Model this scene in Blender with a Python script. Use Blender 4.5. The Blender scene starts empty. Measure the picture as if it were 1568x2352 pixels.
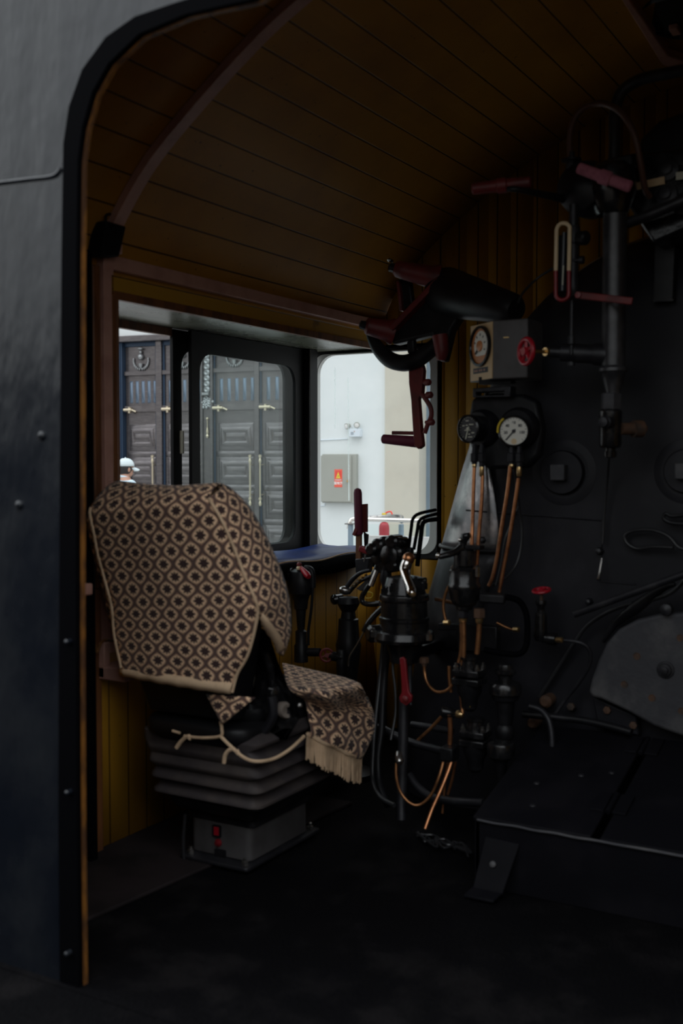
import bpy, bmesh, math, random
from mathutils import Vector, Matrix, Quaternion
random.seed(7)
SC = bpy.context.scene
COL = SC.collection
PI = math.pi

# ------------------------------------------------------------------ camera
W, H, F = 1568, 2352, 2500.0
CAM = Vector((0, 0, 1.2))
PITCH = math.atan(110 / F)
YAW = math.radians(30)
fwd = Vector((math.cos(YAW) * math.cos(PITCH), math.sin(YAW) * math.cos(PITCH), -math.sin(PITCH)))
rgt = Vector((math.sin(YAW), -math.cos(YAW), 0))
upv = rgt.cross(fwd)
cd = bpy.data.cameras.new('camera')
cam = bpy.data.objects.new('camera', cd)
COL.objects.link(cam)
cam.matrix_world = Matrix(((rgt.x, upv.x, -fwd.x, CAM.x), (rgt.y, upv.y, -fwd.y, CAM.y), (rgt.z, upv.z, -fwd.z, CAM.z), (0, 0, 0, 1)))
cd.sensor_fit = 'AUTO'; cd.sensor_width = 36.0
cd.lens = F / H * 36.0
cd.clip_start = 0.05
cd.dof.use_dof = True
cd.dof.focus_distance = 6.0
cd.dof.aperture_fstop = 2.8
SC.camera = cam


def ray(px, py):
    return fwd + rgt * ((px - W / 2) / F) - upv * ((py - H / 2) / F)


def P(px, py, X=None, Y=None, Z=None, d=None):
    """world point on the sight line of a photo pixel, on a plane of the cab"""
    r = ray(px, py)
    if X is not None: t = (X - CAM.x) / r.x
    elif Y is not None: t = (Y - CAM.y) / r.y
    elif Z is not None: t = (Z - CAM.z) / r.z
    else: t = d
    return CAM + r * t


def S(n, p):
    """length in metres of n pixels at the distance of p"""
    return n * (p - CAM).dot(fwd) / F


# ------------------------------------------------------------------ node helper
class E:
    nt = None
    def __init__(s, sock): s.k = sock
    @staticmethod
    def op(o, *a, clamp=False):
        n = E.nt.nodes.new('ShaderNodeMath'); n.operation = o; n.use_clamp = clamp
        for i, v in enumerate(a):
            if isinstance(v, E): E.nt.links.new(v.k, n.inputs[i])
            else: n.inputs[i].default_value = v
        return E(n.outputs[0])
    def __add__(s, o): return E.op('ADD', s, o)
    def __radd__(s, o): return E.op('ADD', o, s)
    def __sub__(s, o): return E.op('SUBTRACT', s, o)
    def __rsub__(s, o): return E.op('SUBTRACT', o, s)
    def __mul__(s, o): return E.op('MULTIPLY', s, o)
    def __rmul__(s, o): return E.op('MULTIPLY', o, s)
    def __truediv__(s, o): return E.op('DIVIDE', s, o)
    def __pow__(s, o): return E.op('POWER', s, o)
    def abs(s): return E.op('ABSOLUTE', s)
    def cos(s): return E.op('COSINE', s)
    def round(s): return E.op('ROUND', s)
    def lt(s, o): return E.op('LESS_THAN', s, o)
    def gt(s, o): return E.op('GREATER_THAN', s, o)
    def min(s, o): return E.op('MINIMUM', s, o)
    def max(s, o): return E.op('MAXIMUM', s, o)


def sstep(e, a, b):
    n = E.nt.nodes.new('ShaderNodeMapRange'); n.interpolation_type = 'SMOOTHSTEP'
    E.nt.links.new(e.k, n.inputs[0]); n.inputs[1].default_value = a; n.inputs[2].default_value = b
    return E(n.outputs[0])


def mixc(fac, a, b):
    n = E.nt.nodes.new('ShaderNodeMix'); n.data_type = 'RGBA'
    if isinstance(fac, E): E.nt.links.new(fac.k, n.inputs[0])
    else: n.inputs[0].default_value = fac
    for i, c in ((6, a), (7, b)):
        if isinstance(c, E): E.nt.links.new(c.k, n.inputs[i])
        else: n.inputs[i].default_value = (*c, 1)
    return E(n.outputs[2])


def noise(scale, detail=4, rough=.55, vec=None, stretch=None):
    n = E.nt.nodes.new('ShaderNodeTexNoise'); n.inputs['Scale'].default_value = scale
    n.inputs['Detail'].default_value = detail; n.inputs['Roughness'].default_value = rough
    tc = E.nt.nodes.new('ShaderNodeTexCoord')
    src = tc.outputs['UV' if vec == 'uv' else 'Object']
    if stretch:
        mp = E.nt.nodes.new('ShaderNodeMapping'); mp.inputs['Scale'].default_value = stretch
        E.nt.links.new(src, mp.inputs[0]); src = mp.outputs[0]
    E.nt.links.new(src, n.inputs['Vector'])
    return E(n.outputs['Fac'])


def bump(h, strength, dist=.01, normal=None):
    n = E.nt.nodes.new('ShaderNodeBump'); n.inputs['Strength'].default_value = strength
    n.inputs['Distance'].default_value = dist
    E.nt.links.new(h.k, n.inputs['Height'])
    if normal: E.nt.links.new(normal.k, n.inputs['Normal'])
    return E(n.outputs[0])


def new(name):
    m = bpy.data.materials.new(name); m.use_nodes = True
    E.nt = m.node_tree
    return m, m.node_tree.nodes['Principled BSDF']


def setc(b, key, v):
    if isinstance(v, E): E.nt.links.new(v.k, b.inputs[key])
    elif isinstance(v, tuple): b.inputs[key].default_value = (*v, 1)
    else: b.inputs[key].default_value = v


def mat(name, col, rough=.5, metal=0., col2=None, nscale=6., bstr=.0, bscale=30., lo=.42, hi=.68, spec=.5, rvar=0., stretch=None, coat=0.):
    m, b = new(name)
    if col2:
        setc(b, 'Base Color', mixc(sstep(noise(nscale, 6, .62, stretch=stretch), lo, hi), col, col2))
    else: setc(b, 'Base Color', col)
    setc(b, 'Metallic', metal)
    if rvar: setc(b, 'Roughness', noise(nscale * 1.7, 5) * rvar + (rough - rvar * .5))
    else: setc(b, 'Roughness', rough)
    setc(b, 'Specular IOR Level', spec)
    if coat: setc(b, 'Coat Weight', coat); setc(b, 'Coat Roughness', .15)
    if bstr: setc(b, 'Normal', bump(noise(bscale, 5), bstr, .006))
    return m


def planks(name, col, col2, width, groove=.0034):
    """painted tongue and groove boards, board direction along V, U in metres across"""
    m, b = new(name)
    uv = E.nt.nodes.new('ShaderNodeUVMap'); sp = E.nt.nodes.new('ShaderNodeSeparateXYZ')
    E.nt.links.new(uv.outputs[0], sp.inputs[0])
    u = E(sp.outputs[0]) / width
    fr = (u - u.round()).abs() * width
    g = sstep(fr, groove * .35, groove)
    bid = E.op('FLOOR', u + .5)
    tint = E.op('FRACT', E.op('SINE', bid * 12.9898) * 43.758)
    base = mixc(sstep(noise(2.2, 5, .6), .4, .7), col, col2)
    base = mixc(tint * .35, base, tuple(c * .72 for c in col))
    specks = sstep(noise(60, 2, .5), .72, .76)
    base = mixc(specks * .8, base, (.03, .02, .01))
    base = mixc((1 - g) * .85, base, (.02, .013, .006))
    setc(b, 'Base Color', base); setc(b, 'Roughness', .55); setc(b, 'Specular IOR Level', .25)
    setc(b, 'Normal', bump(noise(40, 4), .08, .004, bump(g, .9, .004)))
    return m


def cloth(name):
    """woven jacquard: ogee lattice with dark rosettes in pale ovals (U,V in pattern repeats)"""
    m, b = new(name)
    uv = E.nt.nodes.new('ShaderNodeUVMap'); sp = E.nt.nodes.new('ShaderNodeSeparateXYZ')
    E.nt.links.new(uv.outputs[0], sp.inputs[0])
    wob = (noise(9, 2) - .5) * .06
    u0, v0 = E(sp.outputs[0]) + wob, E(sp.outputs[1]) + wob
    ovals, flowers = None, None
    for o in (0., .5):
        u, v = u0 - o, v0 - o
        u, v = u - u.round(), v - v.round()
        q = ((u / .375).abs() ** 1.45) + ((v / .285).abs() ** 1.45)
        th = E.op('ARCTAN2', v, u)
        r = ((u / .225) ** 2. + (v / .18) ** 2.) ** .5
        f = r / (1 + .24 * (th * 8.).cos())
        ovals = q if ovals is None else ovals.min(q)
        flowers = f if flowers is None else flowers.min(f)
    ua = (u0 - u0.round()).abs()
    t = (.25 + .25 * (v0 * (2 * PI)).cos() - ua).abs()
    ground, pale, dark, mid = (.36, .205, .135), (.95, .64, .41), (.018, .010, .017), (.060, .036, .038)
    c = mixc(1 - sstep(ovals, .95, 1.06), ground, pale)
    c = mixc((1 - sstep(t, .062, .085)), c, mid)
    c = mixc((1 - sstep(t, .018, .032)) * .55, c, (.20, .14, .12))
    c = mixc(1 - sstep(flowers, .9, 1.06), c, dark)
    c = mixc(noise(220, 2) * .35, c, tuple(x * .6 for x in ground))
    setc(b, 'Base Color', c); setc(b, 'Roughness', .95); setc(b, 'Specular IOR Level', .1)
    setc(b, 'Sheen Weight', .15)
    setc(b, 'Normal', bump(noise(420, 2), .25, .002))
    return m


def glass(name, haze, tint, dust_scale=3., refl=.5):
    m = bpy.data.materials.new(name); m.use_nodes = True; E.nt = nt = m.node_tree
    nt.nodes.clear()
    out = nt.nodes.new('ShaderNodeOutputMaterial')
    tr = nt.nodes.new('ShaderNodeBsdfTransparent'); tr.inputs[0].default_value = (*tint, 1)
    gl = nt.nodes.new('ShaderNodeBsdfGlossy'); gl.inputs['Roughness'].default_value = .03
    df = nt.nodes.new('ShaderNodeBsdfTranslucent'); df.inputs[0].default_value = (.8, .86, .84, 1)
    fr = nt.nodes.new('ShaderNodeFresnel'); fr.inputs[0].default_value = 1.45
    m1 = nt.nodes.new('ShaderNodeMixShader'); m2 = nt.nodes.new('ShaderNodeMixShader')
    gm_ = nt.nodes.new('ShaderNodeNewGeometry'); k = E(fr.outputs[0]) * refl * (1 - E(gm_.outputs['Backfacing']))
    nt.links.new(k.k, m1.inputs[0]); nt.links.new(tr.outputs[0], m1.inputs[1]); nt.links.new(gl.outputs[0], m1.inputs[2])
    d = sstep(noise(dust_scale, 5, .6), .35, .75) * haze + haze * .4
    nt.links.new(d.k, m2.inputs[0]); nt.links.new(m1.outputs[0], m2.inputs[1]); nt.links.new(df.outputs[0], m2.inputs[2])
    nt.links.new(m2.outputs[0], out.inputs[0])
    return m


M = {}
M['grey_sheet'] = None
m, b = new('grey_painted_sheet')
n1 = noise(2.4, 6, .6); n2 = noise(5, 3, .5, stretch=(1, 2.2, .8))
setc(b, 'Base Color', mixc(sstep(n1, .35, .7), (.005, .007, .012), (.016, .018, .022)))
setc(b, 'Roughness', n1 * .22 + .17); setc(b, 'Specular IOR Level', .65); setc(b, 'Normal', bump(noise(7, 3, .5, stretch=(1, 1.3, .7)), .14, .03, bump(n2, .16, .05)))
M['grey_sheet'] = m
M['ochre'] = planks('ochre_boards', (.44, .215, .018), (.33, .155, .018), .088)
M['ceil'] = planks('brown_ochre_ceiling_boards', (.46, .215, .022), (.34, .15, .02), .105)
M['ochre_plain'] = mat('ochre_paint', (.44, .23, .02), .55, col2=(.2, .1, .015), nscale=5, lo=.6, hi=.75)
M['brown_wood'] = mat('brown_painted_wood', (.19, .07, .022), .5, col2=(.09, .035, .015), nscale=4, stretch=(6, 6, 1))
M['orange_edge'] = mat('worn_orange_edge', (.22, .085, .012), .6, col2=(.07, .028, .01), nscale=9, stretch=(3, 3, 1.), lo=.4, hi=.6)
M['pink'] = mat('dusty_pink_paint', (.52, .28, .22), .5, col2=(.40, .20, .16), nscale=7)
M['black'] = mat('black_paint', (.006, .006, .0075), .45, col2=(.014, .0135, .016), nscale=14, bstr=.08, bscale=60, spec=.3)
M['black_gloss'] = mat('oily_black_steel', (.008, .008, .009), .2, 0.2, col2=(.026, .025, .026), nscale=24, bstr=.1, bscale=50, spec=.6, rvar=.15)
M['black_matte'] = mat('matte_black', (.008, .008, .009), .85, spec=.15)
M['rubber'] = mat('black_rubber', (.0022, .0022, .003), .7, spec=.025)
M['leather'] = mat('black_vinyl', (.006, .006, .007), .45, spec=.3, bstr=.15, bscale=120)
M['backhead'] = mat('dark_boiler_plate', (.008, .008, .0115), .55, .1, col2=(.020, .0195, .025), nscale=3.2, bstr=.12, bscale=14, rvar=.25, spec=.35)
M['jacket'] = mat('worn_boiler_jacket', (.17, .17, .175), .3, .75, col2=(.45, .41, .41), nscale=9, bstr=.12, bscale=30, rvar=.2)
M['plate'] = mat('dusty_iron_plate', (.05, .05, .057), .65, .2, col2=(.10, .097, .10), nscale=7, bstr=.25, bscale=40)
M['iron'] = mat('dark_iron', (.016, .016, .020), .45, .3, col2=(.034, .033, .037), nscale=18, bstr=.15, bscale=60, rvar=.2)
M['step'] = mat('dusty_black_step_plate', (.004, .004, .0058), .6, col2=(.0075, .007, .0092), nscale=4, bstr=.1, bscale=40, spec=.1)
M['knob'] = mat('dull_grey_brown_plastic', (.17, .14, .12), .5)
M['bounce_grey'] = mat('grey_bounce_sheet', (.30, .26, .22), .8, spec=.1)  # grey of the unseen added block, chosen to bounce light into the cab
M['rust'] = mat('rusty_iron', (.10, .05, .028), .7, .1, col2=(.04, .03, .025), nscale=20, bstr=.2)
M['steel'] = mat('worn_bare_steel', (.45, .43, .41), .25, .95, col2=(.25, .24, .24), nscale=30)
M['chrome'] = mat('polished_steel', (.78, .74, .7), .1, 1.)
M['copper'] = mat('copper_tube', (.60, .26, .12), .3, .9, col2=(.33, .13, .06), nscale=25)
M['copper_dull'] = mat('tarnished_copper', (.42, .19, .08), .4, .8, col2=(.2, .09, .04), nscale=25)
M['brass'] = mat('brass_fitting', (.72, .50, .24), .28, .95)
M['red'] = mat('red_enamel', (.22, .010, .016), .4, col2=(.14, .008, .012), nscale=16, bstr=.1)
M['red_bright'] = mat('bright_red_enamel', (.36, .008, .02), .35)
M['red_dark'] = mat('dark_red_paint', (.17, .018, .018), .5, col2=(.09, .015, .015), nscale=12, bstr=.15, bscale=50)
M['pink_tape'] = mat('faded_pink_tape', (.42, .14, .19), .85, col2=(.3, .09, .13), nscale=40)
M['maroon'] = mat('maroon_tape', (.14, .014, .04), .6, bstr=.2, bscale=40)
M['cream'] = mat('cream_enamel', (.72, .55, .34), .5)
M['tan_plate'] = mat('tan_face_plate', (.60, .41, .22), .5)
M['white_dial'] = mat('white_dial', (.75, .73, .66), .4)
M['black_dial'] = mat('black_dial', (.012, .014, .02), .3)
M['orange_ring'] = mat('orange_brown_ring', (.55, .2, .06), .35)
M['column'] = mat('worn_black_column', (.022, .022, .026), .38, .15, col2=(.05, .05, .055), nscale=18, bstr=.12, bscale=70, spec=.7)
M['grey_box'] = mat('grey_enamel_box', (.085, .08, .082), .45, .1, col2=(.06, .055, .056), nscale=10)
M['bellow'] = mat('dusty_black_bellows', (.035, .028, .03), .75, col2=(.06, .047, .043), nscale=8)
M['floor'] = None
m, b = new('black_tread_plate')
a = noise(55, 2, .4, stretch=(1, 2.4, 1)); c_ = noise(6, 5)
setc(b, 'Base Color', mixc(sstep(c_, .45, .7), (.0028, .0027, .0034), (.008, .0072, .0078)))
setc(b, 'Roughness', c_ * .3 + .6); setc(b, 'Specular IOR Level', .06); setc(b, 'Normal', bump(sstep(a, .5, .62), .5, .004))
M['floor'] = m
M['deck'] = mat('dirty_purple_grey_deck', (.02, .015, .016), .8, spec=.15, col2=(.010, .008, .0085), nscale=5, bstr=.1)
M['cloth'] = cloth('ogee_jacquard_cloth')
M['hem'] = mat('cream_hem_cloth', (.66, .47, .31), .95, col2=(.48, .33, .21), nscale=14, bstr=.2, bscale=200, spec=.1)
M['blue'] = mat('blue_plastic_pad', (.006, .022, .12), .42, col2=(.004, .013, .07), nscale=5, bstr=.35, bscale=12, spec=.12)
M['sash'] = mat('black_sash', (.006, .006, .007), .5, spec=.2)
M['soffit'] = mat('grey_green_gloss_soffit', (.15, .155, .115), .28, col2=(.085, .09, .06), nscale=3.5, stretch=(.6, 5, 1), rvar=.2)
M['glass'] = glass('dusty_window_glass', .012, (.955, .985, .98))
M['glass_clear'] = glass('clear_window_glass', .02, (.97, .98, .98), 8., .6)
M['streak'] = glass('pale_streak', .45, (.98, .99, .99), 3., .0)
M['seal'] = mat('grey_window_seal', (.75, .76, .74), .5)
M['white_wall'] = mat('white_plaster', (.80, .83, .83), .8, col2=(.76, .80, .80), nscale=1.5)
M['beige_wall'] = mat('beige_plaster', (.60, .56, .47), .8, col2=(.55, .51, .43), nscale=1.5)
M['slate_wall'] = mat('slate_blue_wall', (.17, .23, .29), .6)
M['door_grey'] = mat('taupe_grey_bronze_door', (.125, .112, .116), .24, .65, col2=(.18, .163, .163), nscale=7, stretch=(1, 1, 9), rvar=.1)
M['door_dark'] = mat('dark_frame_and_shade', (.022, .045, .085), .35, .2)  # frame colour, shared by the strips that paint in shade
M['door_blue'] = mat('blue_grey_sky_tint', (.15, .20, .27), .22, .5)  # blue paints in the sky reflected by the door bars; also colours label print
M['brass_pale'] = mat('pale_brass', (.66, .57, .42), .3, .7)
M['pewter'] = mat('pewter_ornament', (.36, .37, .38), .3, .75, bstr=.6, bscale=60)
M['ebox'] = mat('warm_grey_cabinet', (.36, .36, .32), .5)
M['sign_red'] = mat('sign_red', (.80, .045, .025), .5)
M['sign_pale_red'] = mat('sign_coral_red', (.84, .12, .07), .5)
M['sign_yellow'] = mat('sign_yellow', (.85, .65, .04), .5)
M['sign_white'] = mat('sign_white', (.9, .88, .86), .5)
M['plastic_white'] = mat('white_plastic', (.74, .80, .86), .4)
M['stone'] = mat('pale_platform_paving', (.42, .42, .41), .7, col2=(.35, .35, .34), nscale=3)
M['cap'] = mat('pale_grey_cap_cloth', (.60, .68, .70), .9, bstr=.2, bscale=200)
M['shirt'] = mat('pale_blue_shirt', (.55, .68, .76), .9, bstr=.2, bscale=30)
M['trousers'] = mat('navy_trousers', (.03, .04, .07), .9)
M['skin'] = mat('skin', (.42, .23, .16), .5)
M['hair'] = mat('dark_hair', (.015, .012, .012), .6)
M['shoe'] = mat('black_shoe', (.02, .02, .02), .5)
M['ink'] = mat('dark_print', (.02, .02, .025), .6)
M['brown_ink'] = mat('brown_print', (.42, .2, .14), .6)
M['pale_ink'] = mat('pale_print', (.55, .55, .45), .6)
M['wire'] = mat('grey_black_cable', (.02, .02, .022), .35)
M['hoop'] = mat('brown_rubber_hose', (.10, .045, .03), .5)
M['yellow'] = mat('yellow_tape', (.7, .5, .03), .5)
M['board'] = mat('grey_notice_board', (.5, .5, .49), .4)


# ------------------------------------------------------------------ mesh builder
def frame_of(axis):
    a = Vector(axis).normalized()
    h = Vector((0, 0, 1)) if abs(a.z) < .9 else Vector((1, 0, 0))
    x = h.cross(a).normalized()
    return x, a.cross(x).normalized(), a


ORG = {}


class MB:
    def __init__(s): s.v = []; s.f = []; s.uv = {}
    def add(s, vs, fs):
        o = len(s.v); s.v += [Vector(v) for v in vs]; s.f += [tuple(i + o for i in f) for f in fs]
        return s
    def box(s, c, size, R=None):
        c = Vector(c); hx, hy, hz = (x / 2 for x in size)
        vs = [Vector((x, y, z)) for x in (-hx, hx) for y in (-hy, hy) for z in (-hz, hz)]
        if R is not None: vs = [R @ v for v in vs]
        return s.add([c + v for v in vs], [(0, 1, 3, 2), (4, 6, 7, 5), (0, 4, 5, 1), (2, 3, 7, 6), (0, 2, 6, 4), (1, 5, 7, 3)])
    def box2(s, a, b):
        a, b = Vector(a), Vector(b)
        return s.box((a + b) / 2, [abs(x) for x in (b - a)])
    def bar(s, a, b, w, h, up=(0, 0, 1)):
        """rectangular bar from a to b, w across, h along up"""
        a, b = Vector(a), Vector(b); d = (b - a).normalized(); u = Vector(up)
        u = (u - d * u.dot(d)).normalized(); x = d.cross(u)
        R = Matrix((d, x, u)).transposed()
        return s.box((a + b) / 2, ((b - a).length, w, h), R)
    def tube(s, pts, r, n=10, smooth=True, caps=True):
        pts = [Vector(p) for p in pts]
        if smooth and len(pts) > 2: pts, r = spline(pts, r)
        m = len(pts); rs = r if isinstance(r, (list, tuple)) else [r] * m
        d0 = (pts[1] - pts[0]).normalized(); x, y, _ = frame_of(d0); vs = []; prev = d0
        for i, p in enumerate(pts):
            d = (pts[min(i + 1, m - 1)] - pts[max(i - 1, 0)]).normalized()
            q = prev.rotation_difference(d); x = q @ x; y = q @ y; prev = d
            vs += [p + (x * math.cos(2 * PI * k / n) + y * math.sin(2 * PI * k / n)) * rs[i] for k in range(n)]
        fs = [(i * n + k, i * n + (k + 1) % n, (i + 1) * n + (k + 1) % n, (i + 1) * n + k) for i in range(m - 1) for k in range(n)]
        if caps: fs += [tuple(reversed(range(n))), tuple((m - 1) * n + k for k in range(n))]
        return s.add(vs, fs)
    def lathe(s, o, axis, prof, n=24, closed=True):
        """prof: list of (radius, height along axis)"""
        o = Vector(o); x, y, a = frame_of(axis); vs = []
        for r, h in prof:
            vs += [o + a * h + (x * math.cos(2 * PI * k / n) + y * math.sin(2 * PI * k / n)) * max(r, 1e-5) for k in range(n)]
        m = len(prof)
        fs = [(i * n + k, i * n + (k + 1) % n, (i + 1) * n + (k + 1) % n, (i + 1) * n + k) for i in range(m - 1) for k in range(n)]
        if closed: fs += [tuple(reversed(range(n))), tuple((m - 1) * n + k for k in range(n))]
        return s.add(vs, fs)
    def rod(s, a, b, prof, n=16):
        """lathe from a to b; prof of (fraction, radius)"""
        a, b = Vector(a), Vector(b); L = (b - a).length
        return s.lathe(a, b - a, [(r, t * L) for t, r in prof], n)
    def cyl(s, a, b, r, n=16): return s.rod(a, b, [(0, r), (1, r)], n)
    def prism(s, poly, vec):
        poly = [Vector(p) for p in poly]; vec = Vector(vec); n = len(poly)
        fs = [tuple(range(n)), tuple(reversed(range(n, 2 * n)))] + [(k, k + n, (k + 1) % n + n, (k + 1) % n) for k in range(n)]
        return s.add(poly + [p + vec for p in poly], fs)
    def ring(s, outer, inner, vec):
        """plate with a hole: matching outlines, extruded by vec"""
        n = len(outer); vec = Vector(vec); o = [Vector(p) for p in outer]; i_ = [Vector(p) for p in inner]
        vs = o + i_ + [p + vec for p in o] + [p + vec for p in i_]; fs = []
        for k in range(n):
            j = (k + 1) % n
            fs += [(k, j, n + j, n + k), (2 * n + k, 3 * n + k, 3 * n + j, 2 * n + j), (k, 2 * n + k, 2 * n + j, j), (n + k, n + j, 3 * n + j, 3 * n + k)]
        return s.add(vs, fs)
    def ball(s, c, r, n=12, sc=(1, 1, 1), R=None):
        c = Vector(c); vs = []; fs = []; m = n // 2 + 1
        for i in range(m + 1):
            t = PI * i / m
            for k in range(n):
                v = Vector((sc[0] * r * math.sin(t) * math.cos(2 * PI * k / n), sc[1] * r * math.sin(t) * math.sin(2 * PI * k / n), sc[2] * r * math.cos(t)))
                vs.append(c + (R @ v if R is not None else v))
        fs = [(i * n + k, (i + 1) * n + k, (i + 1) * n + (k + 1) % n, i * n + (k + 1) % n) for i in range(m) for k in range(n)]
        return s.add(vs, fs)
    def torus(s, c, axis, R, r, n=32, k=10):
        x, y, a = frame_of(axis); c = Vector(c); vs = []; fs = []
        for i in range(n):
            e = x * math.cos(2 * PI * i / n) + y * math.sin(2 * PI * i / n)
            vs += [c + e * (R + r * math.cos(2 * PI * j / k)) + a * r * math.sin(2 * PI * j / k) for j in range(k)]
        fs = [(i * k + j, ((i + 1) % n) * k + j, ((i + 1) % n) * k + (j + 1) % k, i * k + (j + 1) % k) for i in range(n) for j in range(k)]
        return s.add(vs, fs)
    def grid(s, rows, uv=None):
        n = len(rows[0]); o = len(s.v)
        s.add([p for r in rows for p in r], [(i * n + k, i * n + k + 1, (i + 1) * n + k + 1, (i + 1) * n + k) for i in range(len(rows) - 1) for k in range(n - 1)])
        if uv:
            for i, r in enumerate(uv):
                for k, t in enumerate(r): s.uv[o + i * n + k] = t
        return s
    def build(s, name, mt, parent=None, bevel=0, flat=False, solid=0, sub=0, sharp=38, at=None, merge=False, seg=2):
        if at is None:
            if parent is not None: at = ORG[parent.name]
            else:
                lo = [min(v[i] for v in s.v) for i in range(3)]; hi = [max(v[i] for v in s.v) for i in range(3)]
                at = Vector(((lo[0] + hi[0]) / 2, (lo[1] + hi[1]) / 2, lo[2]))
        me = bpy.data.meshes.new(name)
        me.from_pydata([v - at for v in s.v], [], s.f)
        if s.uv:
            l = me.uv_layers.new(name='UVMap')
            for i, lp in enumerate(me.loops): l.data[i].uv = s.uv.get(lp.vertex_index, (0, 0))
        bm = bmesh.new(); bm.from_mesh(me)
        if merge: bmesh.ops.remove_doubles(bm, verts=bm.verts, dist=1e-4)
        if not s.uv or merge: bmesh.ops.recalc_face_normals(bm, faces=bm.faces)
        for f in bm.faces: f.smooth = not flat
        bm.to_mesh(me); bm.free()
        if not flat: me.set_sharp_from_angle(angle=math.radians(sharp))
        me.materials.append(mt)
        o = bpy.data.objects.new(name, me); COL.objects.link(o)
        if parent is not None: o.parent = parent
        else: o.location = at
        ORG[o.name] = Vector(at)
        if solid:
            md = o.modifiers.new('thick', 'SOLIDIFY'); md.thickness = solid; md.offset = -1
        if bevel:
            md = o.modifiers.new('bevel', 'BEVEL'); md.width = bevel; md.segments = seg; md.limit_method = 'ANGLE'; md.angle_limit = math.radians(40); md.harden_normals = False
        if sub:
            md = o.modifiers.new('sub', 'SUBSURF'); md.levels = sub; md.render_levels = sub
        return o


def spline(pts, r, k=6):
    out = []; ro = []; n = len(pts); rs = r if isinstance(r, (list, tuple)) else [r] * n
    for i in range(n - 1):
        p0, p1, p2, p3 = pts[max(i - 1, 0)], pts[i], pts[i + 1], pts[min(i + 2, n - 1)]
        for j in range(k):
            t = j / k
            out.append(.5 * ((2 * p1) + (p2 - p0) * t + (2 * p0 - 5 * p1 + 4 * p2 - p3) * t * t + (3 * p1 - p0 - 3 * p2 + p3) * t ** 3))
            ro.append(rs[i] + (rs[i + 1] - rs[i]) * t)
    return out + [pts[-1]], ro + [rs[-1]]


def tag(o, label, cat, group=None):
    o['label'] = label; o['category'] = cat
    if group: o['group'] = group
    return o


def thing(name, label, cat, loc, group=None):
    o = bpy.data.objects.new(name, None); COL.objects.link(o); o.location = loc; o.empty_display_size = .05
    ORG[o.name] = Vector(loc)
    return tag(o, label, cat, group)


def struct(o):
    o['kind'] = 'structure'
    return o


def pipe(name, label, cat, pts, r, m, group=None, n=10, smooth=True):
    """one bent pipe or cable: pts of (px, py, X)"""
    return tag(MB().tube([P(*p[:2], X=p[2]) for p in pts], r, n, smooth).build(name, M[m]), label, cat, group)


def vl(mb, cx, X, prof, n=20):
    """vertical turned piece: prof of (py, half width in px) seen at column cx on plane X"""
    mid = P(cx, prof[len(prof) // 2][0], X=X)
    zs = [P(cx, py, X=X).z for py, _ in prof]
    return mb.lathe((mid.x, mid.y, 0), (0, 0, 1), [(S(w, mid), z) for (py, w), z in zip(prof, zs)], n)


def rrect(c, ux, uy, w, h, r, n=6):
    """rounded rectangle outline around c spanned by ux, uy"""
    c, ux, uy = Vector(c), Vector(ux), Vector(uy); out = []
    for q, (sx, sy) in enumerate(((1, 1), (-1, 1), (-1, -1), (1, -1))):
        cc = c + ux * sx * (w / 2 - r) + uy * sy * (h / 2 - r)
        for k in range(n + 1):
            t = PI / 2 * (q + k / n)
            out.append(cc + ux * math.cos(t) * r + uy * math.sin(t) * r)
    return out


def lettering(text, size, origin, ux, uy, m, name, parent, depth=.0006, bold=0., align='CENTER'):
    c = bpy.data.curves.new('t', 'FONT'); c.body = text; c.size = size; c.extrude = depth; c.align_x = align; c.align_y = 'CENTER'; c.offset = bold
    o = bpy.data.objects.new('t', c); COL.objects.link(o)
    me = bpy.data.meshes.new_from_object(o.evaluated_get(bpy.context.evaluated_depsgraph_get()))
    bpy.data.objects.remove(o)
    ux, uy = Vector(ux), Vector(uy); nz = ux.cross(uy); at = ORG[parent.name]
    for v in me.vertices: v.co = Vector(origin) - at + ux * v.co.x + uy * v.co.y + nz * v.co.z
    me.materials.clear(); me.materials.append(m)
    q = bpy.data.objects.new(name, me); COL.objects.link(q); q.parent = parent; ORG[q.name] = at
    return q


# ================================================================== CAB SHELL
XR, XF, YW, YO, YC = 1.82, 4.37, 2.31, 2.68, .62      # rear sheet, front wall, side lining, outer skin, centre line
ZS, ZI = 1.722, .80                                    # window soffit and sill
roof = [(2.31, 1.78), (2.30, 1.845), (2.262, 1.935), (2.132, 2.095), (1.965, 2.232), (1.785, 2.36), (1.649, 2.442), (1.444, 2.54), (1.283, 2.60), (.997, 2.672), (.62, 2.715)]
full = roof + [(2 * YC - y, z) for y, z in reversed(roof[:-1])]
rp, _ = spline([Vector((0, y, z)) for y, z in full], 0)
arc = [0]
for a, b in zip(rp, rp[1:]): arc.append(arc[-1] + (b - a).length)
xs = [XR + .03, 2.5, 3.2, 3.8, XF + .03]
mb = MB(); mb.grid([[Vector((x, p.y, p.z)) for x in xs] for p in rp], [[(a, x) for x in xs] for a in arc])
struct(mb.build('ceiling', M['ceil'], solid=.03))


def zroof(y):
    for a, b in zip(rp, rp[1:]):
        if min(a.y, b.y) <= y <= max(a.y, b.y): return a.z + (b.z - a.z) * (y - a.y) / ((b.y - a.y) or 1)
    return 1.8


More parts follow.
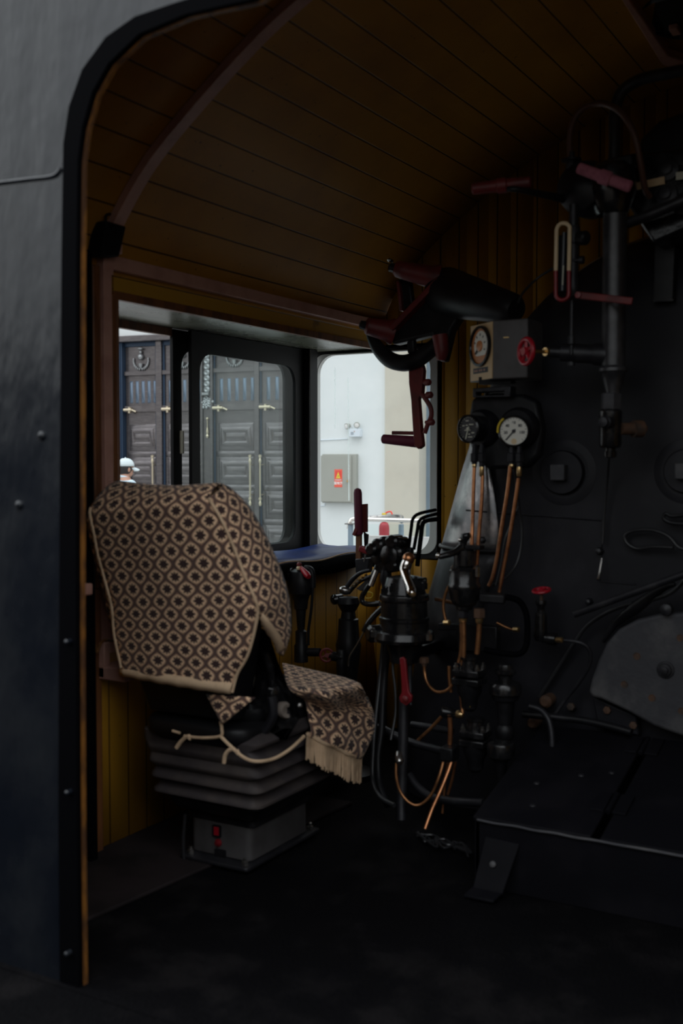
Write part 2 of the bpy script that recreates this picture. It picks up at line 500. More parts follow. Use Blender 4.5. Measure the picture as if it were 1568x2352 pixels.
# front wall of boards with the opening for the front window
mb = MB()
ys = [2 * YC - 2.31 + .01] + [(-1.0 + .1 * k) for k in range(31)] + [2.035]
def wallcol(y0, y1, z0, z1):
    rows = []; uv = []
    for y in (y0, y1):
        rows.append([Vector((XF, y, z0)), Vector((XF, y, z1(y) if callable(z1) else z1))]); uv.append([(y, z0), (y, z1(y) if callable(z1) else z1)])
    mb.grid(rows, uv)
for a, b in zip(ys, ys[1:]): wallcol(a, b, 0, lambda y: zroof(y) + .02)
for a, b in ((2.035, 2.15), (2.15, 2.23), (2.23, 2.305)):
    wallcol(a, b, 0, ZI - .02); wallcol(a, b, ZS, lambda y: zroof(y) + .02)
wallcol(2.305, YO + .02, 0, ZI - .02); wallcol(2.305, YO + .02, ZS, 1.83)
struct(mb.build('wall_front', M['ochre'], solid=.04))

# side lining: low boards, pillar behind the seat, band over the window
mb = MB()
def slab(x0, x1, z0, z1):
    n = max(1, int((x1 - x0) / .3)); xx = [x0 + (x1 - x0) * k / n for k in range(n + 1)]
    mb.grid([[Vector((x, YW, z)) for x in xx] for z in (z0, z1)], [[(x, z) for x in xx] for z in (z0, z1)])
slab(XR + .03, XF, 0, ZI); slab(XR + .03, 2.59, ZI, 1.86)
struct(mb.build('wall_left', M['ochre'], solid=.03))
struct(MB().box2((2.59, YW, ZS + .004), (XF, YW + .03, 1.86)).build('wall_band', M['ochre_plain']))
mb = MB().box2((XR, -1.08, 0), (XF, -1.04, 1.86))
struct(mb.build('wall_right', M['ochre_plain']))
# floor and raised deck strip
mb = MB().box2((-.9, -1.1, -.06), (XR - .001, 3.2, -.002)).box2((XR - .02, -1.1, -.06), (XF + .05, YO, 0))
struct(mb.build('floor', M['floor']))
mb = MB().prism([(1.95, YW, .001), (1.95, 1.99, .001), (3.3, 1.86, .001), (3.3, YW, .001)], (0, 0, .011))
struct(mb.build('trim_1', M['deck'], bevel=.003))
# window bay: soffit, sill, jamb, outer skin below
mb = MB().box2((2.56, YW + .001, ZS), (XF, YO + .02, ZS + .03)); struct(mb.build('trim_2', M['soffit']))
mb = MB().box2((2.56, YW + .001, ZI - .03), (XF, YO + .02, ZI)); struct(mb.build('trim_3', M['black']))
mb = MB().box2((2.54, YW + .034, 0), (2.585, YO + .02, 1.86)); struct(mb.build('trim_4', M['brown_wood']))
mb = MB().box2((2.56, YO, -1.3), (XF + .02, YO + .02, ZI - .03)).box2((2.56, YO, ZS), (XF + .02, YO + .02, 1.9)); struct(mb.build('wall_outer', M['black']))
# inner edge of the window opening (brown strips)
mb = MB().box2((2.585, YW - .012, ZI), (2.60, YW + .05, ZS)).box2((2.585, YW - .006, ZS - .012), (XF, YW + .012, ZS + .014)); struct(mb.build('trim_5', M['brown_wood']))
mb = MB().box2((2.60, YO - .012, ZS - .03), (3.32, YO + .01, ZS)); struct(mb.build('trim_6', M['brown_wood']))
# pillar boards and pink ribs
xa, xb, xc, xd = (P(q, 1000, Y=YW).x for q in (207, 224, 249, 268))
mb = MB().box2((xa, YW - .018, ZI + .02), (xb, YW, 1.80)).box2((xc, YW - .018, ZI + .02), (2.587, YW, ZS)); struct(mb.build('trim_7', M['brown_wood'], bevel=.004))
mb = MB().box2((xb, YW - .03, 0.62), (xc - .012, YW - .002, 1.86))
def ribpt(y, z, off):
    return Vector((0, y, z))
tw = .046
off = []
for i, p in enumerate(rp):
    d = (rp[min(i + 1, len(rp) - 1)] - rp[max(i - 1, 0)]).normalized(); nrm = Vector((0, -d.z, d.y)) * (1 if True else -1)
    c = Vector((0, YC, 1.3)) - p
    if nrm.dot(c) < 0: nrm = -nrm
    off.append((p + nrm * .003, p + nrm * .028))
rows = []
x0, x1 = xb, xb + tw
for a, b in off: rows.append([Vector((x0, a.y, a.z)), Vector((x0, b.y, b.z)), Vector((x1, b.y, b.z)), Vector((x1, a.y, a.z)), Vector((x0, a.y, a.z))])
mb.grid(rows)
for zz in (1.52, 1.15, .95, 1.71): mb.lathe((xb + .02, YW - .03, zz), (0, -1, 0), [(.005, 0), (.005, .002), (.002, .003)], 8)
struct(mb.build('trim_8', M['pink'], bevel=.002))
r0, r1 = P(262, 612, Y=YW - .02), P(835, 742, Y=YW - .02)
mb = MB().box2((xc - .02, YW - .028, 1.795), (XF - .02, YW - .001, 1.838)); struct(mb.build('trim_9', M['pink'], bevel=.003))
mb = MB().box2((xc, YW - .008, 1.842), (XF, YW + .001, 1.852)); struct(mb.build('trim_10', M['black_matte']))
# dark jamb post of the side doorway
xe, xf = P(187, 1500, Y=YW - .03).x, P(206, 1500, Y=YW - .03).x
mb = MB().box2((xe, YW - .06, 0), (xf, YW - .001, 1.83)); struct(mb.build('trim_11', M['rubber'], bevel=.01))
mb = MB().box2((xa - .02, YW - .02, 0.0), (xa + .02, YW, ZI + .02)); struct(mb.build('trim_12', M['brown_wood'], bevel=.003))

# ------------------------------------------------------------------ rear sheet with the arched doorway
ol = [(140, 2330), (136, 1900), (137, 1500), (140, 1000), (143, 600), (147, 330), (160, 245), (190, 160), (245, 85), (312, 38), (400, 8), (440, -4)]
il = [(184, 2330), (179, 1900), (177, 1500), (177, 1000), (178, 600), (181, 370), (191, 295), (215, 212), (252, 147), (322, 80), (430, 34), (590, -2)]
def ext(pts):
    q = [P(*p, X=XR) for p in pts]
    e = q[-1]
    q += [Vector((XR, y, e.z + (2.27 - e.z) * (1 - ((y - .62) / (e.y - .62)) ** 2))) for y in (1.05, .85, .62)]
    return q + [Vector((XR, 2 * YC - p.y, p.z)) for p in reversed(q[:-1])]
O, I = ext(ol), ext(il)
O[0].z = I[0].z = O[-1].z = I[-1].z = -.05
ctr = Vector((XR, YC, 1.0)); outer = []
for p in O:
    d = p - ctr; ks = []
    if d.y > 0: ks.append((2.9 - ctr.y) / d.y)
    if d.y < 0: ks.append((-1.5 - ctr.y) / d.y)
    if d.z > 0: ks.append((3.3 - ctr.z) / d.z)
    if d.z < 0: ks.append((-1.6 - ctr.z) / d.z)
    outer.append(ctr + d * min(ks))
i = max(k for k in range(len(outer) // 2) if outer[k].z < 3.29)
outer[i] = Vector((XR, 2.9, 3.3)); j = len(outer) - 1 - i; outer[j] = Vector((XR, -1.5, 3.3))
mb = MB(); n = len(O)
th = Vector((.012, 0, 0))
mb.grid([outer, O]); mb.grid([[p + th for p in outer], [p + th for p in O]]); mb.grid([O, [p + th for p in O]])
lowl = [Vector((XR, 2.9, outer[0].z)), outer[0], O[0]]
mb.add([Vector((XR, 2.9, -1.6)), Vector((XR, O[0].y, -1.6)), O[0], outer[0]], [(0, 1, 2, 3)])
wr = struct(mb.build('wall_rear', M['grey_sheet'], merge=True))
# weld bead and rivets on the sheet
zb = P(60, 412, X=XR)
mb = MB().tube([P(-30, 424, X=XR), P(60, 413, X=XR), P(118, 406, X=XR), P(135, 396, X=XR), P(140, 386, X=XR)], .006, 8)
for q in ((82, 1000), (30, 1160), (150, 1475), (151, 1822), (150, 2193)):
    c = P(*q, X=XR - .02); mb.lathe(c + Vector((.02, 0, 0)), (-1, 0, 0), [(.011, 0), (.010, .005), (.006, .008), (0, .009)] if q[0] < 140 else [(.006, 0), (.006, .018), (.003, .021), (0, .022)], 12)
struct(mb.build('trim_13', M['grey_sheet']))
mb = MB(); A = Vector((-.004, 0, 0))
for a, b in ((O, I),):
    mb.grid([[p + A for p in a], [p + A for p in b]]); mb.grid([[p + A for p in a], [p + th for p in a]]); mb.grid([[p + A for p in b], [p + th * .8 for p in b]])
    mb.grid([[p + th * .8 for p in a], [p + th * .8 for p in b]])
struct(mb.build('trim_14', M['rubber'], merge=True, bevel=.002))
mb = MB(); c0, c1 = Vector((.011, 0, 0)), Vector((.024, 0, 0)); I2 = []
for k, p in enumerate(I):
    d = (ctr - p); d.x = 0; d.normalize(); I2.append(p + d * .003)
mb.grid([[p + c0 for p in I], [p + c0 for p in I2]]); mb.grid([[p + c0 for p in I2], [p + c1 for p in I2]]); mb.grid([[p + c1 for p in I2], [p + c1 for p in O]])
struct(mb.build('trim_15', M['orange_edge'], merge=True))
# unseen blocks added behind the viewer: grey middle bounces light, dark sides block it
struct(MB().box2((-1.1, -1.05, -1.6), (-.75, 2.25, 1.75)).build('wall_bounce', M['bounce_grey']))
struct(MB().box2((-1.1, 2.25, -1.6), (-.76, 9.5, 1.75)).box2((-1.1, -4.5, -1.6), (-.76, -1.05, 1.75)).build('wall_light_block', M['black_matte']))

# ------------------------------------------------------------------ windows
def sash(name, y, x0, x1, z0, z1, sl, st, sr, sb, rad, gm):
    c = Vector(((x0 + x1) / 2, y, (z0 + z1) / 2)); ux, uz = Vector((1, 0, 0)), Vector((0, 0, 1))
    o = rrect(c, ux, uz, x1 - x0, z1 - z0, .004); gi = rrect(Vector(((x0 + sl + x1 - sr) / 2, y, (z0 + sb + z1 - st) / 2)), ux, uz, x1 - x0 - sl - sr, z1 - z0 - st - sb, rad)
    w = struct(MB().ring(o, gi, (0, .016, 0)).build(name, M['sash'], bevel=.002))
    g = MB().prism([p + Vector((0, .007, 0)) for p in gi], (0, .003, 0)).build('pane', gm, w)
    return w
xs_ = [P(391, 1000, Y=2.682).x, P(418, 1000, Y=2.666).x]
w1 = sash('window_1', 2.666, xs_[0], 4.215, ZI + .002, ZS - .002, xs_[1] - xs_[0], .075, .10, .05, .07, M['glass'])
MB().box2((xs_[1] - .02, 2.648, 1.24), (xs_[1] - .008, 2.664, 1.33)).build('pull_handle', M['pale_ink'], w1, bevel=.003)
xs2 = [P(433, 1000, Y=2.644).x, P(460, 1000, Y=2.628).x, P(673, 1000, Y=2.640).x]
w2 = sash('window_2', 2.628, xs2[0], 4.212, ZI + .002, ZS - .002, xs2[1] - xs2[0], .085, 4.212 - xs2[2], .05, .075, M['glass'])
mb = MB().box2((4.213, 2.60, ZI), (4.285, 2.69, ZS)); struct(mb.build('trim_16', M['sash'], bevel=.003))
mb = MB().tube([(4.213, 2.598, ZI), (4.213, 2.598, ZS - .02)], .003, 6); struct(mb.build('trim_17', M['steel']))
# front window with its light rubber seal
yc, zc = 2.355, (ZI + 1.71) / 2; ZS0 = ZS; ZS = 1.71
o = rrect((XF - .004, yc, zc), (0, 1, 0), (0, 0, 1), .64, ZS - ZI + .0, .06)
gi = rrect((XF - .004, yc + .006, zc), (0, 1, 0), (0, 0, 1), .58, ZS - ZI - .012, .085)
w3 = struct(MB().ring(o, gi, (.03, 0, 0)).build('window_3', M['seal'], bevel=.005))
MB().prism([p + Vector((.012, 0, 0)) for p in gi], (.004, 0, 0)).build('pane', M['glass_clear'], w3)
for a_, b_ in (((769, 843), (769, 985)), ((799, 865), (801, 1150))):  # two thin pale translucent strips on the front pane
    MB().prism([P(a_[0] - 2, a_[1] + 6, X=XF + .006), P(a_[0], a_[1], X=XF + .006), P(a_[0] + 2, a_[1] + 6, X=XF + .006), P(b_[0] + 1.5, b_[1], X=XF + .006), P(b_[0] - 1.5, b_[1], X=XF + .006)], (.0005, 0, 0)).build('pale_streak', M['streak'], w3)
o2 = rrect((XF + .0, yc, zc), (0, 1, 0), (0, 0, 1), .68, ZS - ZI + .05, .004)
o1 = rrect((XF + .0, yc, zc), (0, 1, 0), (0, 0, 1), .64, ZS - ZI + .0, .06)
MB().ring(o2, o1, (.02, 0, 0)).build('window_frame', M['black'], w3)


# ================================================================== OUTSIDE: hall front with tall doors
PHI = math.radians(98)
FD = Vector((math.cos(PHI), math.sin(PHI), 0)); FE = -FD
FN = Vector((-math.sin(PHI), math.cos(PHI), 0))
if FN.dot(CAM - P(500, 1066, d=16)) < 0: FN = -FN
FO = P(500, 1066, d=16); FO.z = 0
GZ = -.46


def Fq(px, py, off=0.):
    r = ray(px, py); o = FO + FN * off
    return CAM + r * ((o - CAM).dot(FN) / r.dot(FN))


def sx(px, off=0.): return (Fq(px, 1066, off) - FO).dot(FE)
def zr(py, rx=330, off=0.): return Fq(rx, py, off).z
def fp(s, z, off=0.): return FO + FE * s + FN * off + Vector((0, 0, z))


FR = Matrix((FE, FN, Vector((0, 0, 1)))).transposed()


def fbox(mb, s0, s1, z0, z1, o0, o1):
    return mb.box(fp((s0 + s1) / 2, (z0 + z1) / 2, (o0 + o1) / 2), (abs(s1 - s0), abs(o1 - o0), abs(z1 - z0)), FR)


def fprism(mb, s0, s1, z0, z1, o0, o1, c):
    """raised panel with sloping edges, c wide"""
    vs = [fp(*q) for q in ((s0, z0, o0), (s1, z0, o0), (s1, z1, o0), (s0, z1, o0), (s0 + c, z0 + c, o1), (s1 - c, z0 + c, o1), (s1 - c, z1 - c, o1), (s0 + c, z1 - c, o1))]
    return mb.add(vs, [(3, 2, 1, 0), (4, 5, 6, 7), (0, 1, 5, 4), (1, 2, 6, 5), (2, 3, 7, 6), (3, 0, 4, 7)])


def fring(mb, s0, s1, z0, z1, o0, o1, c):
    vs = []
    for k, o in ((0, o0), (c, o1), (c * 1.5, o1), (c * 2.5, o0)):
        vs += [fp(s0 + k, z0 + k, o), fp(s1 - k, z0 + k, o), fp(s1 - k, z1 - k, o), fp(s0 + k, z1 - k, o)]
    return mb.add(vs, [(4 * a + i, 4 * a + (i + 1) % 4, 4 * a + 4 + (i + 1) % 4, 4 * a + 4 + i) for a in range(3) for i in range(4)])


ztop = zr(772); zc0 = zr(786)
# walls
mb = MB(); fbox(mb, sx(722), sx(890), GZ, 9, -.3, .06); struct(mb.build('wall_hall', M['white_wall']))
mb = MB(); fbox(mb, sx(120), sx(722), ztop, 9, -.3, .0); struct(mb.build('wall_above', M['white_wall']))
mb = MB(); fbox(mb, sx(890), sx(968), GZ, 9, -.3, .12); struct(mb.build('wall_pier', M['beige_wall']))
mb = MB(); fbox(mb, sx(968), sx(1100), GZ, 9, -.5, -.2); struct(mb.build('wall_slate', M['slate_wall']))
mb = MB(); fbox(mb, sx(-1400), sx(266), GZ, 9, -.3, .06); struct(mb.build('wall_side', M['white_wall']))
mb = MB().box2((2.0, 2.95, GZ - .1), (22, 24, GZ)).box2((4.6, -8, GZ - .1), (22, 2.95, GZ)); struct(mb.build('ground', M['stone']))
# cornice and frame
mb = MB(); fbox(mb, sx(200), sx(722), zc0, ztop, -.05, .16); 
struct(mb.build('trim_18', M['door_grey'], bevel=.012))
mb = MB()
fbox(mb, sx(266), sx(290), GZ, zc0, -.05, .10); fbox(mb, sx(272), sx(277), GZ, zc0, .09, .13); fbox(mb, sx(282), sx(287), GZ, zc0, .09, .12)
fbox(mb, sx(706), sx(722), GZ, zc0, -.05, .12)
for a_, b_ in ((377, 381), (463, 467), (493, 496), (599, 602), (360, 364)): fbox(mb, sx(a_), sx(b_), GZ, zc0, 0, .03)  # dark strips paint in the shaded gaps between leaves and posts
fbox(mb, sx(290), sx(706), zr(796), zc0, 0, .03)  # dark band paints in the shade under the cornice
struct(mb.build('trim_19', M['door_dark'], bevel=.008))
# leaves
Z = {k: zr(v) for k, v in dict(p0=796, p1=853, r0=862, s0=875, s1=926, b0=933, b1=946, q0=984, q1=1027, m0=1036, m1=1046).items()}
DZ = zr(984) - zr(1059)
leaves = [(291, 364), (377, 467), (493, 589), (599, 706)]
kind = ['far left', 'second from left', 'third', 'right']
for i, (a, b) in enumerate(leaves):
    s0, s1 = sx(a), sx(b); w = s1 - s0
    mb = MB()
    fbox(mb, s0, s1, GZ, zc0, -.05, 0)
    fbox(mb, s0, s1, Z['r0'], Z['p1'], 0, .05)                    # rail under the top panel
    fbox(mb, s0, s1, Z['b1'], Z['b0'], 0, .055)                   # middle rail
    zz = Z['q0']
    while zz > GZ + .3:
        z1 = zz; z0 = zz - (Z['q0'] - Z['q1'])
        fprism(mb, s0 + w * .10, s1 - w * .06, z0 - .06, z1 + .06, 0, .018, .026)
        fring(mb, s0 + w * .17, s1 - w * .12, z0, z1, .018, .040, .032)
        fprism(mb, s0 + w * .29, s1 - w * .24, z0 + .08, z1 - .08, .018, .028, .016)
        fprism(mb, s0 + w * .04, s1, z0 - .15, z0 - .065, 0, .022, .032)
        zz -= DZ
    dl = struct(mb.build('door_%d' % (i + 1), M['door_grey']))
    nb = 5
    for k in range(nb):
        mb = MB(); c = s0 + w * (.13 + .185 * k + .04)
        fprism(mb, c - .028, c + .028, Z['s1'], Z['s0'], 0, .018, .024)
        mb.build('bar', M['door_blue'], dl)
    mb = MB(); c0, c1 = s0 + w * .03, s0 + w * .27; zb = Z['b0'] - .055
    mb.cyl(fp(c0, zb, .09), fp(c1, zb, .09), .022, 12); fbox(mb, c0 + .08, c0 + .11, zb - .05, zb + .04, .05, .1)
    mb.cyl(fp(c1, zb, .09), fp(c1 + .06, zb - .03, .07), .012, 8)
    mb.build('door_closer', M['brass_pale'], dl)
    mb = MB(); c = s1 - w * (.08 if i != 3 else .95); t, bt = zr(1052), zr(1145)
    mb.tube([fp(c, t, .10), fp(c, bt, .10)], .013, 8, False)
    for q in (t, bt): mb.lathe(fp(c, q + .05, .10), (0, 0, -1), [(0, 0), (.024, .015), (.024, .04), (.012, .055), (.022, .09), (.02, .12), (.013, .13)], 10)
    for q in (t - .1, bt + .08): mb.cyl(fp(c, q, 0), fp(c, q, .1), .01, 8)
    mb.build('door_handle', M['brass_pale'], dl)
    # ornament on the top panel: urn over a laurel wreath
    mb = MB(); cc = s0 + w * .5; zc_ = zr(826)
    mb.ball(fp(cc, zc_ + .04, .03), .048, 10); mb.ball(fp(cc, zc_ + .11, .03), .026, 8); mb.lathe(fp(cc, zc_ + .14, .03), (0, 0, 1), [(.012, 0), (.045, .012), (.045, .03), (0, .045)], 10)
    mb.lathe(fp(cc, zc_ - .06, .03), (0, 0, -1), [(.04, 0), (.03, .04), (.004, .08)], 10)
    for sg in (-1, 1):
        for k in range(7):
            t = math.radians(-80 + 15 * k)
            mb.ball(fp(cc + sg * .13 * math.cos(t), zc_ - .02 + .13 * math.sin(t), .02), .024, 6, (.75, .5, 1.2))
    mb.build('ornament', M['pewter'], dl)
# posts between the leaves
mb = MB(); fbox(mb, sx(364), sx(377), GZ, zc0, -.05, .07); fbox(mb, sx(589), sx(599), GZ, zc0, -.05, .07)
fbox(mb, sx(467), sx(493), GZ, zc0, -.05, .05); fbox(mb, sx(466), sx(471), GZ, zc0, .05, .08); fbox(mb, sx(489), sx(494), GZ, zc0, .05, .08)
struct(mb.build('trim_20', M['door_grey'], bevel=.006))
mb = MB(); c = (sx(473) + sx(488)) / 2; z = zr(905, 480)
fbox(mb, c - .055, c + .055, z - .02, z + .015, .05, .12)
k = 0
while z + .05 + .083 * k < zc0 - .05:
    zz = z + .06 + .083 * k
    mb.lathe(fp(c, zz, .05), FN, [(.05, 0), (.05, .02), (.03, .04), (.012, .035), (0, .02)], 12); k += 1
for q in range(22):
    t = q * 2.4; r = .02 + .0035 * q
    mb.ball(fp(c + r * math.cos(t), z - .13 + r * math.sin(t), .06), .025, 6)
struct(mb.build('trim_21', M['pewter']))
mb = MB(); zz0, zz1 = zr(962, 480), zr(1006, 480)
mb.tube([fp(c + .01, zz0, .07), fp(c + .01, (zz0 + zz1) / 2, .07)], .007, 8, False)
mb.lathe(fp(c + .01, zz1, .07), (0, 0, 1), [(.012, 0), (.025, .03), (.012, .05), (.02, .09), (.012, .13), (.01, .15)], 10); mb.ball(fp(c + .01, zz0, .07), .02, 8)
o = mb.build('door_bolt', M['brass_pale']); tag(o, 'pale brass bolt with knobs on the post below the carved ornament', 'bolt')

# distribution cabinet on the white wall
s0, s1 = sx(742, .12), sx(819, .12); z1, z0 = zr(1043, 780, .12), zr(1155, 780, .12)
cab = thing('electric_cabinet', 'warm grey metal electric cabinet with red warning sticker on white wall', 'cabinet', fp((s0 + s1) / 2, z0, .06))
mb = MB(); fbox(mb, s0, s1, z0, z1, .06, .16); mb.build('body', M['ebox'], cab, bevel=.006)
mb = MB(); fbox(mb, s0 - .01, s1 - .06, z0 + .015, z1 - .02, .16, .185); dr = mb.build('door', M['ebox'], cab, bevel=.004)
mb = MB(); mb.cyl(fp(s1 - .10, z0 + (z1 - z0) * .45, .18), fp(s1 - .10, z0 + (z1 - z0) * .45, .22), .016, 10); mb.build('lock', M['brass'], dr)
a0, a1 = sx(767.5, .19), sx(785.5, .19); b1, b0 = zr(1078, 776, .19), zr(1119, 776, .19)
mb = MB(); fbox(mb, a0, a1, b0, b1, .186, .188); st = mb.build('warning_sticker', M['sign_pale_red'], cab)
mb = MB(); fbox(mb, a0 + .01, a1 - .01, b0 + (b1 - b0) * .48, b1 - .02, .188, .1895); mb.build('panel', M['sign_red'], st)
mb = MB(); cc = (a0 + a1) / 2; hb = b0 + (b1 - b0) * .50; ht = b1 - .035
mb.prism([fp(cc - .032, hb, .19), fp(cc + .032, hb, .19), fp(cc, ht, .19)], FN * .002); mb.build('triangle', M['sign_yellow'], st)
mb = MB(); mb.prism([fp(cc + .004, ht - .05, .192), fp(cc - .012, hb + .03, .192), fp(cc - .001, hb + .033, .192), fp(cc - .006, hb + .008, .192), fp(cc + .011, hb + .042, .192), fp(cc + .001, hb + .04, .192)], FN * .001); mb.build('flash', M['ink'], st)
lettering('有电危险', .024, fp(cc, b0 + (b1 - b0) * .40, .189), FE, (0, 0, 1), M['sign_white'], 'lettering', st)
lettering('配电箱', .041, fp(cc, b0 + (b1 - b0) * .215, .189), FE, (0, 0, 1), M['sign_white'], 'lettering', st, bold=.001)
# emergency lamp
s0, s1 = sx(803.5, .1), sx(829.5, .1); z1, z0 = zr(985.5, 816, .1), zr(1003.5, 816, .1)
el = thing('emergency_light', 'white twin head emergency light above the grey cabinet', 'light', fp((s0 + s1) / 2, z0, .06))
mb = MB(); fbox(mb, s0, s1, z0, z1, .06, .15); mb.build('body', M['plastic_white'], el, bevel=.006)
for u, dz, tilt in ((-.02, .045, -.6), (s1 - s0 - .055, .06, .2)):
    c = fp(s0 + u, z1 + dz, .12); ax = (FN + FE * tilt - Vector((0, 0, .3))).normalized()
    h = MB().lathe(c - ax * .04, ax, [(.012, 0), (.032, .02), (.042, .06), (.042, .075)], 14).build('lamp_head', M['ebox'], el)
    MB().lathe(c + ax * .028, ax, [(.036, 0), (.03, .012), (0, .018)], 14).build('lens', M['sign_white'], h)
    MB().cyl(fp(s0 + max(u, .02), z1, .11), c - ax * .02, .008, 8).build('neck', M['plastic_white'], h)
mb = MB(); mb.cyl(fp((s0 + s1) / 2, z1 - .035, .15), fp((s0 + s1) / 2, z1 - .035, .153), .008, 8); mb.build('button', M['brown_ink'], el)
mb = MB()
for k in range(3): fbox(mb, s0 + .03, s0 + .075, z0 + .03 + k * .014, z0 + .036 + k * .014, .15, .1515)
mb.build('label_print', M['door_blue'], el)
mb = MB(); mb.tube([fp(sx(724), zr(1012, 724), .07), fp(sx(803), zr(1008, 803), .07)], .007, 6, False)
tag(mb.build('cable', M['plastic_white']), 'thin white cable run along the wall to the emergency light', 'cable')
mb = MB(); mb.tube([fp(sx(724), zr(1161, 724), .07), fp(sx(750), zr(1161, 750), .07), fp(sx(750), zr(1155, 750), .07)], .008, 6, False)
tag(mb.build('conduit', M['plastic_white']), 'short white conduit entering the bottom of the grey cabinet', 'conduit')

# railing with a notice board in front of the hall, extinguisher behind it
D = 11.5
rl = thing('railing', 'stainless steel railing with glass infill in front of the white hall wall', 'railing', Vector((P(880, 1200, d=D).x, P(880, 1200, d=D).y, GZ)))
A_, B_ = P(806, 1192, d=D), P(1040, 1198, d=D - .3)
mb = MB().tube([P(801, 1215, d=D), P(803, 1200, d=D), P(812, 1192, d=D), A_ + (B_ - A_) * .2, B_], .022, 12); mb.build('handrail', M['chrome'], rl)
mb = MB().tube([P(835, 1190, d=D + .9), P(880, 1187, d=D + .9), P(918, 1186, d=D + .6), P(922, 1192, d=D + .1), P(922, 1198, d=D)], .022, 12); mb.build('handrail', M['steel'], rl)
for px, w in ((805, .075), (921, .075), (1045, .07)):
    p = P(px, 1204, d=D); mb = MB().box((p.x, p.y, (p.z + GZ) / 2), (w * .5, w, p.z - GZ), FR); mb.build('post', M['slate_wall'], rl, bevel=.006)
p = P(805, 1203, d=D); MB().box(p, (.10, .10, .012), FR).build('post_cap', M['steel'], rl)
a, b = P(812, 1203, d=D), P(1000, 1206, d=D - .2)
mb = MB().prism([(a.x, a.y, GZ + .1), (b.x, b.y, GZ + .1), (b.x, b.y, b.z), (a.x, a.y, a.z)], FN * .01); mb.build('infill_pane', M['glass'], rl)
D2 = D - .45
a, b = P(836, 1229, d=D2), P(1010, 1234, d=D2)
a2, b2 = P(838, 1300, d=D2), P(1010, 1300, d=D2)
ux = (b - a).normalized(); uz = Vector((0, 0, 1)); nn = ux.cross(uz)
if nn.dot(CAM - a) < 0: nn = -nn
bd = thing('notice_board', 'pale grey notice board with faint brown lettering at the railing', 'board', Vector((a.x * .5 + b.x * .5, a.y * .5 + b.y * .5, GZ)))
MB().prism([a, b, b2, a2], -nn * .02).build('panel', M['board'], bd, bevel=.004)
for px in (850, 990):
    q = P(px, 1300, d=D2 + .05); MB().cyl((q.x, q.y, GZ), q, .015, 10).build('leg', M['steel'], bd)
mb = MB()
def glyph(mb, c, h, n=4):
    rnd = random.Random(int(c.y * 1000))
    for k in range(n):
        o_ = ux * rnd.uniform(-.3, .3) * h + uz * rnd.uniform(-.4, .4) * h
        if k % 2: mb.box(c + o_ * .4 + uz * h * (.35 - .25 * k) + nn * .001, (.002, .002, .002)) if False else mb.bar(c + uz * h * (.4 - .22 * k) - ux * h * .4 + nn * .001, c + uz * h * (.4 - .22 * k) + ux * h * .4 + nn * .001, .002, h * .1)
        else: mb.bar(c + ux * h * (-.3 + .2 * k) - uz * h * .45 + nn * .001, c + ux * h * (-.3 + .2 * k) + uz * h * .45 + nn * .001, h * .1, .002, up=nn)
for k, px in enumerate((874.5, 885, 895.5, 906)): glyph(mb, P(px, 1240 + k * .3, d=D2) + nn * .004, .024)
for px in (874, 876.5): glyph(mb, P(px, 1247, d=D2) + nn * .004, .008)
mb.build('lettering', M['brown_ink'], bd)
mb = MB()
for px in (852, 857, 862, 866, 871, 876, 887): glyph(mb, P(px, 1232, d=D2) + nn * .004, .010)
glyph(mb, P(849, 1240, d=D2) + nn * .004, .014); glyph(mb, P(849, 1245, d=D2) + nn * .004, .008)
mb.build('lettering', M['pale_ink'], bd)
# fire extinguisher on a wall shelf
c = P(882, 1226, d=13.6)
c = Vector((c.x, c.y, c.z))
ex = thing('fire_extinguisher', 'red fire extinguisher with yellow valve behind the railing', 'extinguisher', c - Vector((0, 0, .30)))
rr = S(12, c)
MB().lathe(c - Vector((0, 0, .3)), (0, 0, 1), [(rr * .96, 0), (rr, .02), (rr, .37), (rr * .94, .405), (rr * .7, .435), (rr * .3, .45)], 20).build('cylinder', M['red_bright'], ex)
MB().lathe(c + Vector((0, 0, .15)), (0, 0, 1), [(rr * .3, 0), (rr * .55, .01), (rr * .55, .04), (rr * .3, .05), (rr * .3, .08), (rr * .5, .085), (rr * .4, .11)], 12).build('valve', M['yellow'], ex)
MB().tube([c + Vector((0, 0, .24)), c + FE * .04 + Vector((0, 0, .27)), c + FE * .09 + Vector((0, 0, .275)), c + FE * .11 + Vector((0, 0, .22))], .010, 8).build('carry_handle', M['sign_red'], ex)
mb = MB(); q = c - Vector((0, 0, .30)); mb.box((q.x, q.y, (q.z + GZ) / 2), (.22, .22, q.z - GZ)); tag(mb.build('stand', M['board'], bevel=.01), 'pale plinth under the red fire extinguisher', 'stand')

# ------------------------------------------------------------------ person in a pale cap
hp = P(283, 1066, d=13.2)
base = Vector((hp.x, hp.y, GZ))
face = (rgt * .72 + Vector((fwd.x, fwd.y, 0)) * .70).normalized(); side = Vector((0, 0, 1)).cross(face)
top = P(283, 1055, d=13.2).z - GZ
k_ = top / 1.74
pe = thing('person', 'person in pale cap and light blue shirt standing outside with back turned', 'person', base)


def bp(f, s_, z): return base + face * (f * k_) + side * (s_ * k_) + Vector((0, 0, z * k_))


def skin_body(name, verts, edges, radii, m, parent, root=0, sub=2):
    me = bpy.data.meshes.new(name); me.from_pydata([v - ORG[parent.name] for v in verts], edges, []); o = bpy.data.objects.new(name, me); COL.objects.link(o); o.parent = parent; ORG[o.name] = ORG[parent.name]
    md = o.modifiers.new('skin', 'SKIN'); md.use_smooth_shade = True
    for i, r in enumerate(radii): me.skin_vertices[0].data[i].radius = (r, r) if not isinstance(r, tuple) else r
    me.skin_vertices[0].data[root].use_root = True
    s_ = o.modifiers.new('sub', 'SUBSURF'); s_.levels = sub; s_.render_levels = sub; me.materials.append(m)
    return o


